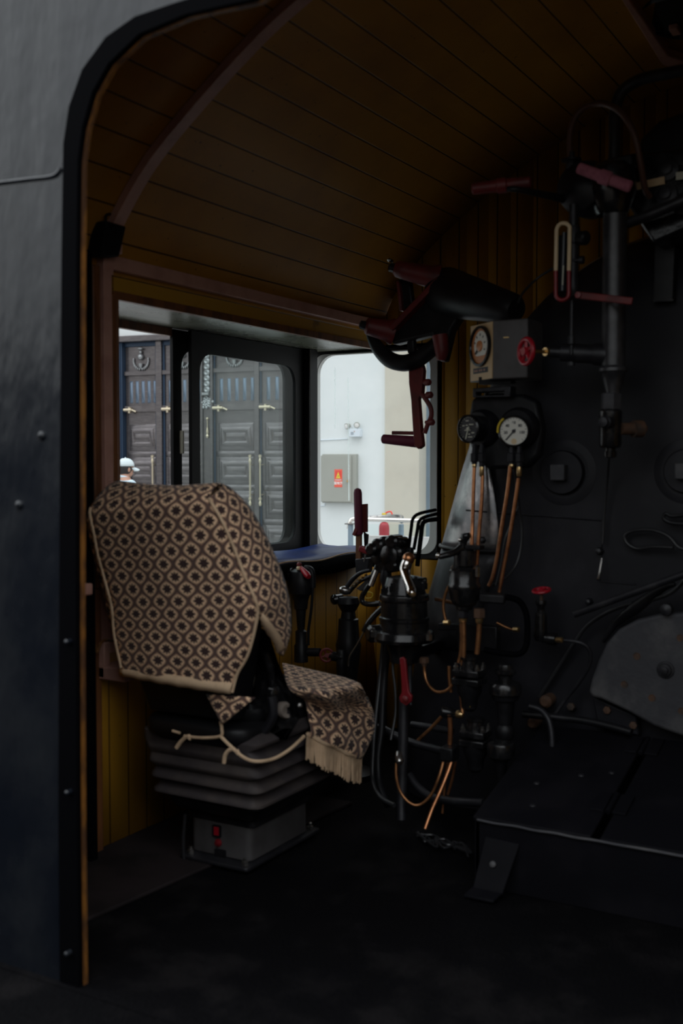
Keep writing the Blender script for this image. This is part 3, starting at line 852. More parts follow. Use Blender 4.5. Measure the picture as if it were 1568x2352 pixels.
V = [bp(0, 0, .95), bp(0, 0, 1.12), bp(-.01, 0, 1.32), bp(0, 0, 1.45), bp(.01, 0, 1.53), bp(.03, 0, 1.60)]
Ed = [(0, 1), (1, 2), (2, 3), (3, 4), (4, 5)]; Rd = [.15, .14, .155, .10, .058, .07]
for sg in (-1, 1):
    n0 = len(V); V += [bp(0, .095 * sg, .86), bp(.03, .10 * sg, .49), bp(-.02, .105 * sg, .09), bp(.10, .115 * sg, .04)]
    Ed += [(0, n0), (n0, n0 + 1), (n0 + 1, n0 + 2), (n0 + 2, n0 + 3)]; Rd += [.10, .065, .045, .04]
    n0 = len(V); V += [bp(0, .18 * sg, 1.40), bp(-.03, .235 * sg, 1.14), bp(.09, .23 * sg, .92), bp(.13, .225 * sg, .84)]
    Ed += [(3, n0), (n0, n0 + 1), (n0 + 1, n0 + 2), (n0 + 2, n0 + 3)]; Rd += [.066, .046, .036, .028]
    hb_ = n0 + 3
    for q, (df, dz, ln) in enumerate(((.03, -.05, 1.), (.012, -.06, 1.1), (-.006, -.058, 1.05), (-.022, -.048, .85))):
        n0 = len(V); V += [bp(.13 + df * .7, .225 * sg, .84 - .045), bp(.13 + df * 1.1 + .012, .22 * sg, .84 + dz * 1.5 * ln)]
        Ed += [(hb_, n0), (n0, n0 + 1)]; Rd += [.012, .009]
    n0 = len(V); V += [bp(.165, .205 * sg, .81), bp(.175, .195 * sg, .775)]; Ed += [(hb_, n0), (n0, n0 + 1)]; Rd += [.013, .010]
skin_body('body', V, Ed, [r * k_ for r in Rd], M['skin'], pe)
# head with face
mb = MB(); Rh = Matrix((face, side, Vector((0, 0, 1)))).transposed()
hc = bp(.035, 0, 1.635); mb.ball(hc, .105 * k_, 20, (.95, .76, 1.08), Rh); mb.ball(hc + face * .028 * k_ - Vector((0, 0, .06 * k_)), .068 * k_, 16, (1., .82, .9), Rh)
mb.ball(hc + face * .10 * k_ - Vector((0, 0, .025 * k_)), .018 * k_, 10, (1.1, .7, 1.3), Rh)
for sg in (-1, 1):
    mb.ball(hc + side * .078 * sg * k_ - face * .005 - Vector((0, 0, .02 * k_)), .03 * k_, 10, (.7, .35, 1.05), Rh)
mb.box(hc + face * .092 * k_ - Vector((0, 0, .068 * k_)), (.012, .04, .008), Rh)
hd = mb.build('head', M['skin'], pe, sharp=80)
mb = MB(); [mb.ball(hc + face * .090 * k_ + side * .032 * sg * k_, .011 * k_, 8) for sg in (-1, 1)]; mb.build('eye', M['hair'], hd)
mb = MB(); mb.ball(hc - face * .012 * k_ - Vector((0, 0, .005)), .108 * k_, 18, (.93, .80, .92), Rh); mb.build('hair', M['hair'], hd, sharp=80)
# cap
mb = MB(); prof = []; rows = []
cc = hc + Vector((0, 0, .02 * k_)) - face * .004
for i in range(7):
    t = i / 6 * PI / 2; r = math.cos(t) ** .8; z = math.sin(t)
    rows.append([cc + face * (.116 * k_ * r * math.cos(q * 2 * PI / 20)) + side * (.093 * k_ * r * math.sin(q * 2 * PI / 20)) + Vector((0, 0, .10 * k_ * z)) for q in range(21)])
mb.grid(rows); mb.ball(cc + Vector((0, 0, .101 * k_)), .009 * k_, 8)
cp = mb.build('cap', M['cap'], pe, solid=.004, merge=True, sharp=70)
mb = MB(); rows = []
for i in range(5):
    f_ = i / 4
    rows.append([cc + face * ((.085 + .115 * f_) * k_ * math.cos(a_) ** .6) + side * ((.088 - .02 * f_) * k_ * math.sin(a_) * 1.0) + Vector((0, 0, (.005 - .04 * f_ - .03 * abs(math.sin(a_))) * k_)) for a_ in [math.radians(-75 + 15 * j) for j in range(11)]])
mb.grid(rows); mb.build('visor', M['cap'], cp, solid=.004)
# shirt and trousers follow the body
Vs = [bp(0, 0, .92), bp(0, 0, 1.12), bp(-.01, 0, 1.32), bp(0, 0, 1.46)]; Es = [(0, 1), (1, 2), (2, 3)]; Rs = [.165, .16, .175, .105]
for sg in (-1, 1):
    n0 = len(Vs); Vs += [bp(0, .185 * sg, 1.41), bp(-.025, .235 * sg, 1.17)]; Es += [(3, n0), (n0, n0 + 1)]; Rs += [.082, .068]
sh = skin_body('shirt', Vs, Es, [r * k_ for r in Rs], M['shirt'], pe)
mb = MB().torus(bp(.008, 0, 1.515), (face * .25 + Vector((0, 0, 1))), .066 * k_, .016 * k_, 24, 8); mb.build('collar', M['shirt'], sh)
Vs = [bp(0, 0, .95)]; Es = []; Rs = [.17]
for sg in (-1, 1):
    n0 = len(Vs); Vs += [bp(0, .1 * sg, .84), bp(.03, .105 * sg, .49), bp(-.02, .11 * sg, .10)]; Es += [(0, n0), (n0, n0 + 1), (n0 + 1, n0 + 2)]; Rs += [.112, .085, .07]
skin_body('trousers', Vs, Es, [r * k_ for r in Rs], M['trousers'], pe)
for sg in (-1, 1):
    MB().ball(bp(.05, .112 * sg, .04), .1 * k_, 14, (1.35, .48, .42), Rh).build('shoe', M['shoe'], pe, sharp=80)

# ================================================================== DRIVER'S SEAT
seat = thing('driver_seat', 'black suspension driver seat with bellows on grey pedestal under patterned covers', 'seat', (2.75, 1.92, .002))


def loop(z, x0, x1, y0, y1, r=.03, n=4):
    return rrect(((x0 + x1) / 2, (y0 + y1) / 2, z), (1, 0, 0), (0, 1, 0), x1 - x0, y1 - y0, r, n)


def loft(mb, loops, cap=True):
    n = len(loops[0]); o = len(mb.v)
    mb.add([p for l in loops for p in l], [(i * n + k, i * n + (k + 1) % n, (i + 1) * n + (k + 1) % n, (i + 1) * n + k) for i in range(len(loops) - 1) for k in range(n)])
    if cap: mb.f += [tuple(o + k for k in reversed(range(n))), tuple(o + (len(loops) - 1) * n + k for k in range(n))]
    return mb


mb = MB(); loft(mb, [loop(.012, 2.56, 2.975, 1.795, 2.045, .012), loop(.024, 2.56, 2.975, 1.795, 2.045, .012)]); bpl = mb.build('base_plate', M['iron'], seat, bevel=.003)
for x, y in ((2.585, 1.82), (2.585, 2.02), (2.95, 1.82), (2.95, 2.02)):
    MB().lathe((x, y, .024), (0, 0, 1), [(.011, 0), (.011, .009), (.006, .012), (.006, .02), (0, .022)], 6).build('bolt', M['steel'], bpl)
pb = MB(); loft(pb, [loop(.024, 2.605, 2.93, 1.815, 2.035, .02), loop(.135, 2.605, 2.93, 1.815, 2.035, .02)]); ped = pb.build('pedestal', M['grey_box'], seat, bevel=.004)
XP = 2.604
for nm, px, py, w, h, m_ in (('rocker_switch', 499, 1908, 15, 20, 'red_bright'), ('push_button', 502, 1935, 11, 11, 'red'), ('socket', 507, 1960, 22, 12, 'black')):
    c = P(px, py, X=XP)
    if nm == 'push_button': MB().lathe(c, (-1, 0, 0), [(S(9, c), 0), (S(9, c), .004), (S(5, c), .006), (S(5, c), .012), (0, .013)], 14).build(nm, M[m_], ped)
    else:
        fr_ = MB().ring(rrect(c, (0, 1, 0), (0, 0, 1), S(w + 8, c), S(h + 8, c), .003), rrect(c, (0, 1, 0), (0, 0, 1), S(w, c), S(h, c), .002), (-.006, 0, 0)).build(nm, M['black'], ped)
        MB().box(c + Vector((-.003, 0, 0)), (.006, S(w, c), S(h, c))).build('face', M[m_], fr_, bevel=.001)
mb = MB(); loft(mb, [loop(.128, 2.60, 2.95, 1.80, 2.05, .02), loop(.150, 2.60, 2.95, 1.80, 2.05, .02), loop(.168, 2.56, 2.97, 1.77, 2.07, .03), loop(.205, 2.535, 2.99, 1.745, 2.09, .04)]); mb.build('suspension_frame', M['black'], seat, bevel=.003)
mb = MB(); ls = []
for k in range(5):
    z = .205 + .045 * k; g = .012 * k
    ls += [loop(z, 2.545 - g, 2.985, 1.755 - g * .3, 2.085 + g, .02), loop(z + .018, 2.505 - g * .3, 3.02, 1.718 - g * .2, 2.112 + g * .5, .035), loop(z + .026, 2.505 - g * .3, 3.02, 1.718 - g * .2, 2.112 + g * .5, .035)]
ls.append(loop(.205 + .045 * 5, 2.53, 2.98, 1.75, 2.10, .02)); loft(mb, ls); mb.build('bellows', M['bellow'], seat, sharp=60)
# lower shell behind the squab and seat pan
mb = MB(); loft(mb, [loop(.385, 2.50, 3.00, 1.755, 2.10, .05), loop(.41, 2.475, 3.04, 1.745, 2.12, .06), loop(.44, 2.47, 3.05, 1.745, 2.12, .06), loop(.455, 2.48, 3.04, 1.755, 2.11, .05)]); mb.build('seat_pan', M['leather'], seat, sharp=60)
mb = MB(); loft(mb, [loop(.45, 2.56, 3.05, 1.76, 2.10, .06), loop(.47, 2.55, 3.065, 1.75, 2.11, .07), loop(.492, 2.55, 3.06, 1.755, 2.105, .07), loop(.502, 2.60, 3.02, 1.79, 2.08, .06)]); mb.build('cushion', M['leather'], seat, sharp=60)
mb = MB(); loft(mb, [loop(.47, 2.50, 2.60, 1.80, 2.13, .04), loop(.56, 2.475, 2.60, 1.775, 2.145, .045), loop(.68, 2.455, 2.585, 1.745, 2.16, .045), loop(.80, 2.44, 2.565, 1.712, 2.165, .045), loop(.93, 2.405, 2.53, 1.725, 2.168, .045), loop(1.04, 2.375, 2.485, 1.765, 2.17, .04), loop(1.085, 2.385, 2.465, 1.785, 2.155, .03)])
mb.build('backrest', M['leather'], seat, sharp=60)
# recliner plate, lever and knob on the near side
k0 = P(650, 1618, X=2.66); rk = S(19, k0)
mb = MB().prism([P(*q, X=2.60) for q in ((596, 1440), (618, 1450), (640, 1520), (668, 1590), (690, 1650), (660, 1700), (600, 1700), (585, 1640), (604, 1560))], Vector((0, .03, 0))); mb.build('recliner_plate', M['black_gloss'], seat, bevel=.006)
mb = MB().lathe(k0 + Vector((-.03, .0, 0)), (-.6, -1, .0), [(rk * .5, 0), (rk * .5, .035), (rk, .036), (rk * 1.02, .06), (rk * .8, .068), (rk * .45, .066), (rk * .4, .06), (0, .06)], 24); mb.build('recliner_knob', M['knob'], seat)
mb = MB().tube([P(625, 1588, X=2.62), P(622, 1545, X=2.60), P(610, 1500, X=2.58)], [.018, .014, .011], 10); mb.lathe(P(626, 1592, X=2.60), (-.35, -1, 0), [(.022, 0), (.022, .02), (.012, .024), (0, .025)], 14); mb.build('recliner_lever', M['black_gloss'], seat)
for q in ((687, 1620), (645, 1673), (600, 1690)):
    MB().lathe(P(*q, X=2.62), (-.4, -1, 0), [(.008, 0), (.008, .006), (.004, .009), (0, .01)], 6).build('screw', M['steel'], seat)
mb = MB().tube([P(585, 1700, X=2.58), P(612, 1672, X=2.58), P(628, 1640, X=2.58), P(624, 1600, X=2.58)], .014, 8); mb.build('side_rail', M['iron'], seat)

# ------------------------------------------------------------------ backrest cover
UP, VP = .066, .0735
cov = thing('backrest_cover', 'brown cream ogee patterned cloth cover over the tall seat backrest', 'seat cover', (2.45, 1.95, .56))
Lp = [(209, 1163), (207, 1184), (216, 1225), (225, 1274), (237, 1318), (251, 1370), (258, 1404), (261, 1449), (268, 1487), (277, 1528), (277, 1540)]
Rp = [(480, 1143), (487, 1157), (511, 1198), (538, 1260), (562, 1322), (580, 1363), (592, 1401), (581, 1463), (566, 1511), (545, 1546), (535, 1574)]
XL = [2.357, 2.346, 2.355, 2.37, 2.385, 2.40, 2.41, 2.42, 2.427, 2.434, 2.438]
XRr = [2.357, 2.350, 2.36, 2.375, 2.39, 2.40, 2.408, 2.422, 2.43, 2.436, 2.438]
NC = 16
def resample(px_rows, k=4):
    pts = [Vector((*p, 0)) for p in px_rows]; q, _ = spline(pts, 0, k); return [(p.x, p.y) for p in q]
def resf(a, k=4):
    q, _ = spline([Vector((v, 0, 0)) for v in a], 0, k); return [p.x for p in q]
Lq, Rq, Xl, Xr_ = resample(Lp), resample(Rp), resf(XL), resf(XRr)
rows, uvs = [], []; vacc = 0; prevm = None; U0 = 1.9
rnd = random.Random(3); ph = [rnd.uniform(0, 6) for _ in range(4)]
for i in range(len(Lq)):
    a, b = P(*Lq[i], X=Xl[i]), P(*Rq[i], X=Xr_[i]); row = []; uv = []
    sag = -.018 if i > len(Lq) * .6 else 0
    for c in range(NC + 1):
        t = c / NC; p = a.lerp(b, t)
        bul = math.sin(PI * t) ** .6
        wave = .0035 * math.sin(9 * t + ph[0] + i * .11) + .003 * math.sin(17 * t + ph[1] - i * .2) * (i / len(Lq))
        p = p + Vector((-.012 * bul - wave * bul, 0, 0)); row.append(p)
    m_ = row[NC // 2]
    vacc += (m_ - prevm).length if prevm is not None else 0; prevm = m_
    rows.append(row); uvs.append([((p.y - U0) / -UP, -vacc / VP) for p in row])
back_rows, back_uv = rows, uvs
mb = MB(); mb.grid(rows, uvs)
# top, from the rear ridge to the front edge
front = [(271, 1106), (300, 1110), (335, 1114), (400, 1118), (460, 1115), (495, 1112), (511, 1114)]
ft = []
acc = [0]
for a, b in zip(front, front[1:]): acc.append(acc[-1] + b[0] - a[0])
for c in range(NC + 1):
    x = c / NC * acc[-1]
    for (a, b, s0_, s1_) in zip(front, front[1:], acc, acc[1:]):
        if s0_ <= x <= s1_ + 1e-6: f_ = (x - s0_) / (s1_ - s0_); ft.append(P(a[0] + (b[0] - a[0]) * f_, a[1] + (b[1] - a[1]) * f_, X=2.45)); break
trow, tuv = [], []
for j in range(7):
    t = j / 6; r = []
    for c in range(NC + 1):
        p = back_rows[0][c].lerp(ft[c], t); p.z += .012 * math.sin(PI * t) ; r.append(p)
    trow.append(r); tuv.append([(back_uv[0][c][0], t * .11 / VP) for c in range(NC + 1)])
mb.grid(list(reversed(trow)), list(reversed(tuv)))
# front face of the cover hangs over the far side
mb.grid([ft, [p + Vector((.02, 0, -.10)) for p in ft], [p + Vector((.06, 0, -.45)) for p in ft]], [[(c * .4, 1.5) for c in range(NC + 1)], [(c * .4, 2.9) for c in range(NC + 1)], [(c * .4, 7.6) for c in range(NC + 1)]])
# near side
Sp = [(480, 1143), (487, 1157), (511, 1198), (538, 1260), (562, 1322), (580, 1363), (592, 1401), (594, 1420), (607, 1448), (626, 1474), (634, 1499)]
Op = [(511, 1114), (530, 1124), (566, 1160), (600, 1214), (628, 1272), (646, 1318), (658, 1358), (664, 1395), (666, 1440), (660, 1473), (646, 1506)]
SX = [2.357, 2.350, 2.36, 2.375, 2.39, 2.40, 2.408, 2.43, 2.47, 2.52, 2.54]
OX = [2.45, 2.46, 2.49, 2.52, 2.545, 2.565, 2.58, 2.59, 2.60, 2.60, 2.59]
Sq, Oq, Sx_, Ox_ = resample(Sp), resample(Op), resf(SX), resf(OX)
rows, uvs = [], []; vacc = 0; prevm = None
for i in range(len(Sq)):
    a, b = P(*Sq[i], X=Sx_[i]), P(*Oq[i], X=Ox_[i]); row = []
    for c in range(9):
        t = c / 8; p = a.lerp(b, t); p += Vector((0, -.010 * math.sin(PI * t), 0)); row.append(p)
    m_ = row[4]; vacc += (m_ - prevm).length if prevm is not None else 0; prevm = m_
    rows.append(row); w = (b - a).length; uvs.append([(.3 + t / 8 * w / .062, -vacc / VP + .2) for t in range(9)])
mb.grid(rows, uvs); side_rows = rows
# far side sliver
FL = [(203, 1172), (199, 1190), (203, 1225), (213, 1274), (224, 1318), (238, 1370), (246, 1410), (256, 1449)]
rows, uvs = [], []
for i, q in enumerate(FL):
    a = P(*Lp[i], X=XL[i]); b = P(*q, X=XL[i] + .05)
    rows.append([a, b, b + Vector((.10, .0, 0))]); uvs.append([(0, -i * .6), (.7, -i * .6), (2.0, -i * .6)])
mb.grid(rows, uvs)
mb.build('cloth_panel', M['cloth'], cov, solid=.004)
# hem along the bottom, seams
hb0 = [P(277 + (535 - 277) * t, 1530 + (1566 - 1530) * t, X=2.437) for t in [k / 20 for k in range(21)]]
hb1 = [P(277.5 + (530 - 277.5) * t, (1551 + 17 * t / .38) if t < .38 else (1568 + 26 * (t - .38) / .62), X=2.436 + .002 * math.sin(t * 30)) + Vector((-.004, 0, -.0015 * math.sin(t * 37))) for t in [k / 20 for k in range(21)]]
hmid = [a.lerp(b, .5) + Vector((-.006, 0, 0)) for a, b in zip(hb0, hb1)]
hb0 = [p + Vector((-.012 * math.sin(PI * k / 20) ** .6 - .003, 0, 0)) for k, p in enumerate(hb0)]
hmid = [p + Vector((-.012 * math.sin(PI * k / 20) ** .6, 0, 0)) for k, p in enumerate(hmid)]
hb1 = [p + Vector((-.012 * math.sin(PI * k / 20) ** .6, 0, 0)) for k, p in enumerate(hb1)]
MB().grid([hb0, hmid, hb1]).build('hem', M['hem'], cov, solid=.005)
MB().tube([P(*q, X=x - .006) for q, x in zip(Rq[1:-2:2], Xr_[1:-2:2])], .0042, 8).build('seam_piping', M['hem'], cov)
MB().tube([P(*q, X=x - .006) for q, x in zip(Lq[1:-2:2], Xl[1:-2:2])], .0042, 8).build('seam_piping', M['hem'], cov)
MB().tube([P(*q, X=x - .004) for q, x in zip(((592, 1405), (581, 1463), (566, 1511), (545, 1548), (533, 1590)), (2.408, 2.422, 2.43, 2.436, 2.436))], .0042, 8).build('seam_piping', M['hem'], cov)
e0 = [P(*q, X=x) for q, x in (((594, 1421), 2.43), ((607, 1449), 2.47), ((626, 1475), 2.52), ((634, 1500), 2.54), ((646, 1507), 2.585))]
e1 = [P(*q, X=x) for q, x in (((598, 1408), 2.43), ((618, 1432), 2.47), ((640, 1462), 2.52), ((645, 1482), 2.54), ((655, 1488), 2.585))]
MB().grid([[a + Vector((-.003, -.006, 0)) for a in e0], [b + Vector((-.003, -.010, 0)) for b in e1]]).build('hem', M['hem'], cov, solid=.004)

# ------------------------------------------------------------------ cushion cover with fringe and ties
cc_ = thing('cushion_cover', 'patterned fringed cloth cover hanging over the seat cushion', 'seat cover', (2.95, 1.75, .17))
G = [  # rows from the front edge of the cushion over its near side: (px, py, plane, value)
    [(648, 1524, 'Z', .512), (695, 1535, 'Z', .512), (745, 1547, 'Z', .512), (795, 1560, 'Z', .510), (826, 1572, 'Z', .505)],
    [(652, 1545, 'Z', .518), (697, 1553, 'Z', .518), (745, 1563, 'Z', .516), (794, 1573, 'Z', .512), (834, 1583, 'Z', .500)],
    [(657, 1568, 'Z', .520), (701, 1572, 'Z', .520), (748, 1580, 'Z', .516), (797, 1590, 'Z', .508), (842, 1600, 'X', 3.075)],
    [(666, 1586, 'Z', .520), (706, 1590, 'Z', .518), (753, 1602, 'Z', .508), (802, 1614, 'X', 2.985), (852, 1626, 'X', 3.085)],
    [(697, 1606, 'X', 2.79), (722, 1616, 'X', 2.815), (762, 1628, 'X', 2.88), (808, 1640, 'X', 2.98), (860, 1654, 'X', 3.085)],
    [(706, 1640, 'X', 2.76), (730, 1652, 'X', 2.80), (770, 1664, 'X', 2.87), (812, 1676, 'X', 2.97), (856, 1684, 'X', 3.075)],
    [(712, 1672, 'X', 2.74), (738, 1688, 'X', 2.78), (775, 1704, 'X', 2.86), (812, 1716, 'X', 2.95), (842, 1716, 'X', 3.05)],
    [(705, 1690, 'X', 2.72), (732, 1706, 'X', 2.77), (766, 1722, 'X', 2.84), (800, 1738, 'X', 2.92), (830, 1744, 'X', 3.02)],
]
def dense(Gr, k=4):
    a = [spline([P(q[0], q[1], **{q[2]: q[3]}) for q in r], 0, k)[0] for r in Gr]
    cols = [spline(list(c), 0, k)[0] for c in zip(*a)]
    return [list(r) for r in zip(*cols)]
g = dense(G); rows = []; uvs = []
for i, r in enumerate(g):
    row = []
    for c, p in enumerate(r):
        w_ = .006 * math.sin(c * .9 + i * .55) * (i / len(g)) + .003 * math.sin(c * .4 - i * .9)
        row.append(p + Vector((-w_, -w_, 0)))
    rows.append(row)
vv = 0
for i, r in enumerate(rows):
    if i: vv += (r[8] - rows[i - 1][8]).length
    uu = 0; u = []
    for c in range(len(r)):
        if c: uu += (r[c] - r[c - 1]).length
        u.append((uu / .088, -vv / .095))
    uvs.append(u)
MB().grid(rows, uvs).build('cloth_panel', M['cloth'], cc_, solid=.004, merge=False)
mb = MB(); last = rows[-1]; rnd = random.Random(5)
for k in range(84):
    t = k / 83 * (len(last) - 1); a = last[int(t)].lerp(last[min(int(t) + 1, len(last) - 1)], t % 1)
    ln = .062 + rnd.uniform(-.004, .008) + .012 * (t / len(last)); d = Vector((rnd.uniform(-.004, .004) - .006, rnd.uniform(-.005, .003), 0))
    mb.tube([a + Vector((-.002, -.003, .012)), a + d * .5 - Vector((0, 0, ln * .5)), a + d + Vector((rnd.uniform(-.003, .003), 0, -ln))], [.0032, .003, .0022], 5)
mb.build('fringe', M['hem'], cc_)
mb = MB(); mb.tube([p + Vector((-.004, -.004, .008)) for p in last[::2]], .006, 6); mb.build('fringe_band', M['hem'], cc_)
# folded tip and tie tapes hanging from the rear of the cushion cover
tri = [(474, 1596), (530, 1600), (586, 1604), (552, 1632), (530, 1650), (508, 1662), (500, 1650), (490, 1625)]
rows = []; uvs = []
for i in range(6):
    t = i / 5; a = Vector((474 + 34 * t, 1594 + 66 * t, 0)); b = Vector((587 - 72 * t, 1602 + 58 * t, 0))
    rows.append([P(*(a.lerp(b, c / 6)).xy, X=2.452 - .004 * math.sin(c + i)) for c in range(7)]); uvs.append([(c * .33 * (1 - t * .6) + t * .5, -t * 1.3) for c in range(7)])
MB().grid(rows, uvs).build('corner_flap', M['cloth'], cc_, solid=.003)
XT = 2.466
for pts, w in ((((508, 1656), (511, 1672), (508, 1690), (470, 1694), (440, 1692), (425, 1690)), .0045), (((508, 1690), (530, 1712), (560, 1738), (590, 1748), (630, 1742), (665, 1722), (690, 1700), (700, 1690)), .005), (((437, 1690), (428, 1693), (417, 1703), (407, 1717)), .006), (((432, 1690), (440, 1698)), .005), (((540, 1720), (528, 1722), (519, 1734), (516, 1752)), .006), (((545, 1722), (550, 1732)), .006), (((398, 1678), (415, 1683)), .004)):
    pp = [P(*q, X=XT + (.0 if q[0] < 600 else (q[0] - 600) * .002)) + Vector((-.004, 0, 0)) for q in pts]
    MB().tube(pp, w, 7).build('tie_tape', M['hem'], cc_)

# ------------------------------------------------------------------ blue pad on the sill
pad = thing('armrest_pad', 'shiny blue padded mat with pale piping on the window sill', 'pad', (3.8, 2.45, ZI))
rows = []
for i in range(15):
    x = 3.30 + i * .066; r = []
    for j in range(9):
        t = j / 8; y = 2.225 + .37 * t
        z = ZI + .034 + .006 * math.sin(t * 11 + i * .25) * (1 - t * .5) + .004 * math.sin(i * .8 + t * 3) - (.014 if j in (0, 8) else 0)
        r.append(Vector((x, y, z)))
    rows.append(r)
MB().grid(rows).build('top', M['blue'], pad, solid=.03)
mb = MB(); fr0 = [r[0] + Vector((0, -.004, .0)) for r in rows]
mb.grid([fr0, [p + Vector((0, -.006, -.03)) for p in fr0], [p + Vector((0, .002, -.062 - .004 * math.sin(k))) for k, p in enumerate(fr0)]]); mb.build('valance', M['rubber'], pad, solid=.004)
mb = MB().tube([p + Vector((0, -.004, .002 + .004 * math.sin(k * .9))) for k, p in enumerate(fr0)], .0028, 6); mb.build('piping', M['hem'], pad)

# ------------------------------------------------------------------ small things on the side wall
bx = P(262, 545, Y=2.24)
lamp = thing('work_lamp', 'small black box lamp with wire handle hung on the wall post', 'lamp', (bx.x, 2.26, 1.84))
q = [P(*p, Y=2.235) for p in ((243, 505), (291, 520), (275, 590), (234, 588))]
MB().prism(q, (0, .06, 0)).build('body', M['black_matte'], lamp, bevel=.006)
MB().tube([P(*p, Y=2.25) for p in ((245, 530), (243, 498), (252, 492), (262, 494), (268, 502), (268, 520))], .004, 8).build('wire_handle', M['black'], lamp)
MB().box2((bx.x - .005, 2.25, 1.838), (bx.x + .05, 2.31, 1.868)).build('bracket', M['pink'], lamp, bevel=.004)
hk = [P(*p, Y=2.285) for p in ((238, 1490), (238, 1522), (268, 1548))]
hb_ = thing('wall_bracket', 'dusty pink angle bracket low on the ochre side wall', 'bracket', (hk[0].x, 2.295, hk[2].z))
MB().box2((hk[0].x - .015, 2.27, hk[2].z), (hk[0].x + .012, 2.31, hk[0].z + .02)).build('upright', M['pink'], hb_, bevel=.003)
MB().box2((hk[0].x - .015, 2.19, hk[2].z - .005), (hk[0].x + .095, 2.31, hk[2].z + .035)).build('shelf', M['pink'], hb_, bevel=.004)
MB().tube([P(*p, Y=2.28) for p in ((218, 1480), (222, 1500), (236, 1472), (262, 1472))], .004, 8).build('wire', M['orange_edge'], hb_)
lc = P(191, 1354, X=2.36)
la = MB().box(lc, (.05, .03, .034)); tag(la.build('door_latch', M['pink'], bevel=.004), 'small pink latch block on the dark doorway jamb', 'latch')
ln = MB().tube([P(*p, X=2.56) for p in ((425, 1870), (421, 1930), (424, 1985), (440, 2012), (480, 2024), (525, 2026))], .005, 8); tag(ln.build('power_cable', M['wire']), 'thin black power cable looping beside the grey seat pedestal', 'cable')

# ================================================================== BOILER
YB = .75
side = [(.002, 1.09), (.30, 1.07), (.60, 1.02), (.90, .93), (1.2, .84), (1.47, .756), (1.65, .665), (1.776, .553), (1.87, .42), (1.925, .30), (1.96, .16), (1.975, 0)]
def outline(inset, lo=None):
    q, _ = spline([Vector((h, z, 0)) for z, h in side], 0, 4)
    pts = []
    for i, p in enumerate(q):
        d = (q[min(i + 1, len(q) - 1)] - q[max(i - 1, 0)]).normalized(); n_ = Vector((-d.y, d.x, 0))
        pts.append(p + n_ * inset if p.x > .02 else p - Vector((0, inset, 0)))
    L = [(YB + max(p.x, 0), p.y) for p in pts]
    return L + [(2 * YB - y, z) for y, z in reversed(L[:-1])]
boil = thing('boiler', 'black steam boiler backhead filling the front of the cab', 'boiler', (4.0, YB, 0))
mb = MB(); X0 = 3.47; ls = []
for ins, x in ((.26, X0), (.20, X0 + .008), (.14, X0 + .03), (.085, X0 + .066), (.045, X0 + .11), (.015, X0 + .165), (0, X0 + .23)):
    ls.append([Vector((x, y, z)) for y, z in outline(ins)])
n = len(ls[0]); mb.add([p for l in ls for p in l], [(i * n + k, i * n + k + 1, (i + 1) * n + k + 1, (i + 1) * n + k) for i in range(len(ls) - 1) for k in range(n - 1)])
mb.f.append(tuple(range(n)))
mb.build('backhead', M['backhead'], boil, sharp=50)
mb = MB(); ls = [[Vector((x, y, z)) for y, z in outline(o_)] for o_, x in ((0, X0 + .23), (-.012, X0 + .24), (-.012, XF - .002))]
mb.add([p for l in ls for p in l], [(i * n + k, i * n + k + 1, (i + 1) * n + k + 1, (i + 1) * n + k) for i in range(2) for k in range(n - 1)])
mb.build('jacket', M['jacket'], boil)
# polished upper jacket sheet on the left shoulder, ending in a lapped edge
rows = []
zz = [.905, .93, 1.0, 1.06, 1.12, 1.18, 1.24, 1.30, 1.36, 1.42, 1.47]
def hw(z, ins):
    for (za, a), (zb, b) in zip(side, side[1:]):
        if za <= z <= zb: return a + (b - a) * (z - za) / (zb - za) - ins
arcs = ((.30, -.003), (.26, -.002), (.20, .006), (.14, .027), (.085, .062), (.045, .105), (.013, .16), (-.006, .235), (-.012, .40), (-.012, .88))
kx = [a for a, _ in arcs]
def xof(ins):
    for (ia, xa_), (ib, xb_) in zip(arcs, arcs[1:]):
        if ib <= ins <= ia: return xa_ + (xb_ - xa_) * (ins - ia) / (ib - ia)
    return 0
for z in zz:
    mx = .30 - (.27 * ((z - .905) / (1.42 - .905)) ** 1.3 if z < 1.42 else .27)
    r = [mx * (1 - k / 9) ** 1.2 for k in range(10)]
    rows.append([Vector((X0 - .008 + xof(i_), YB + hw(z, i_) + .006, z)) for i_ in r] + [Vector((X0 + .40, YB + hw(z, -.012) + .006, z)), Vector((X0 + .85, YB + hw(z, -.012) + .006, z))])
MB().grid(rows).build('jacket_sheet', M['jacket'], boil, solid=.006)
mb = MB(); mb.tube([Vector((X0 - .012 + dx, YB + hw(.905, ins) + .006, .903)) for ins, dx in arcs], .007, 8); mb.build('lap_band', M['black'], boil)
rows = []
for z in (.55, .65, .75, .85, .90): rows.append([Vector((X0 - .004 + dx, YB + hw(z, ins) + .002, z)) for ins, dx in arcs])
MB().grid(rows).build('jacket_sheet', M['iron'], boil, solid=.005)
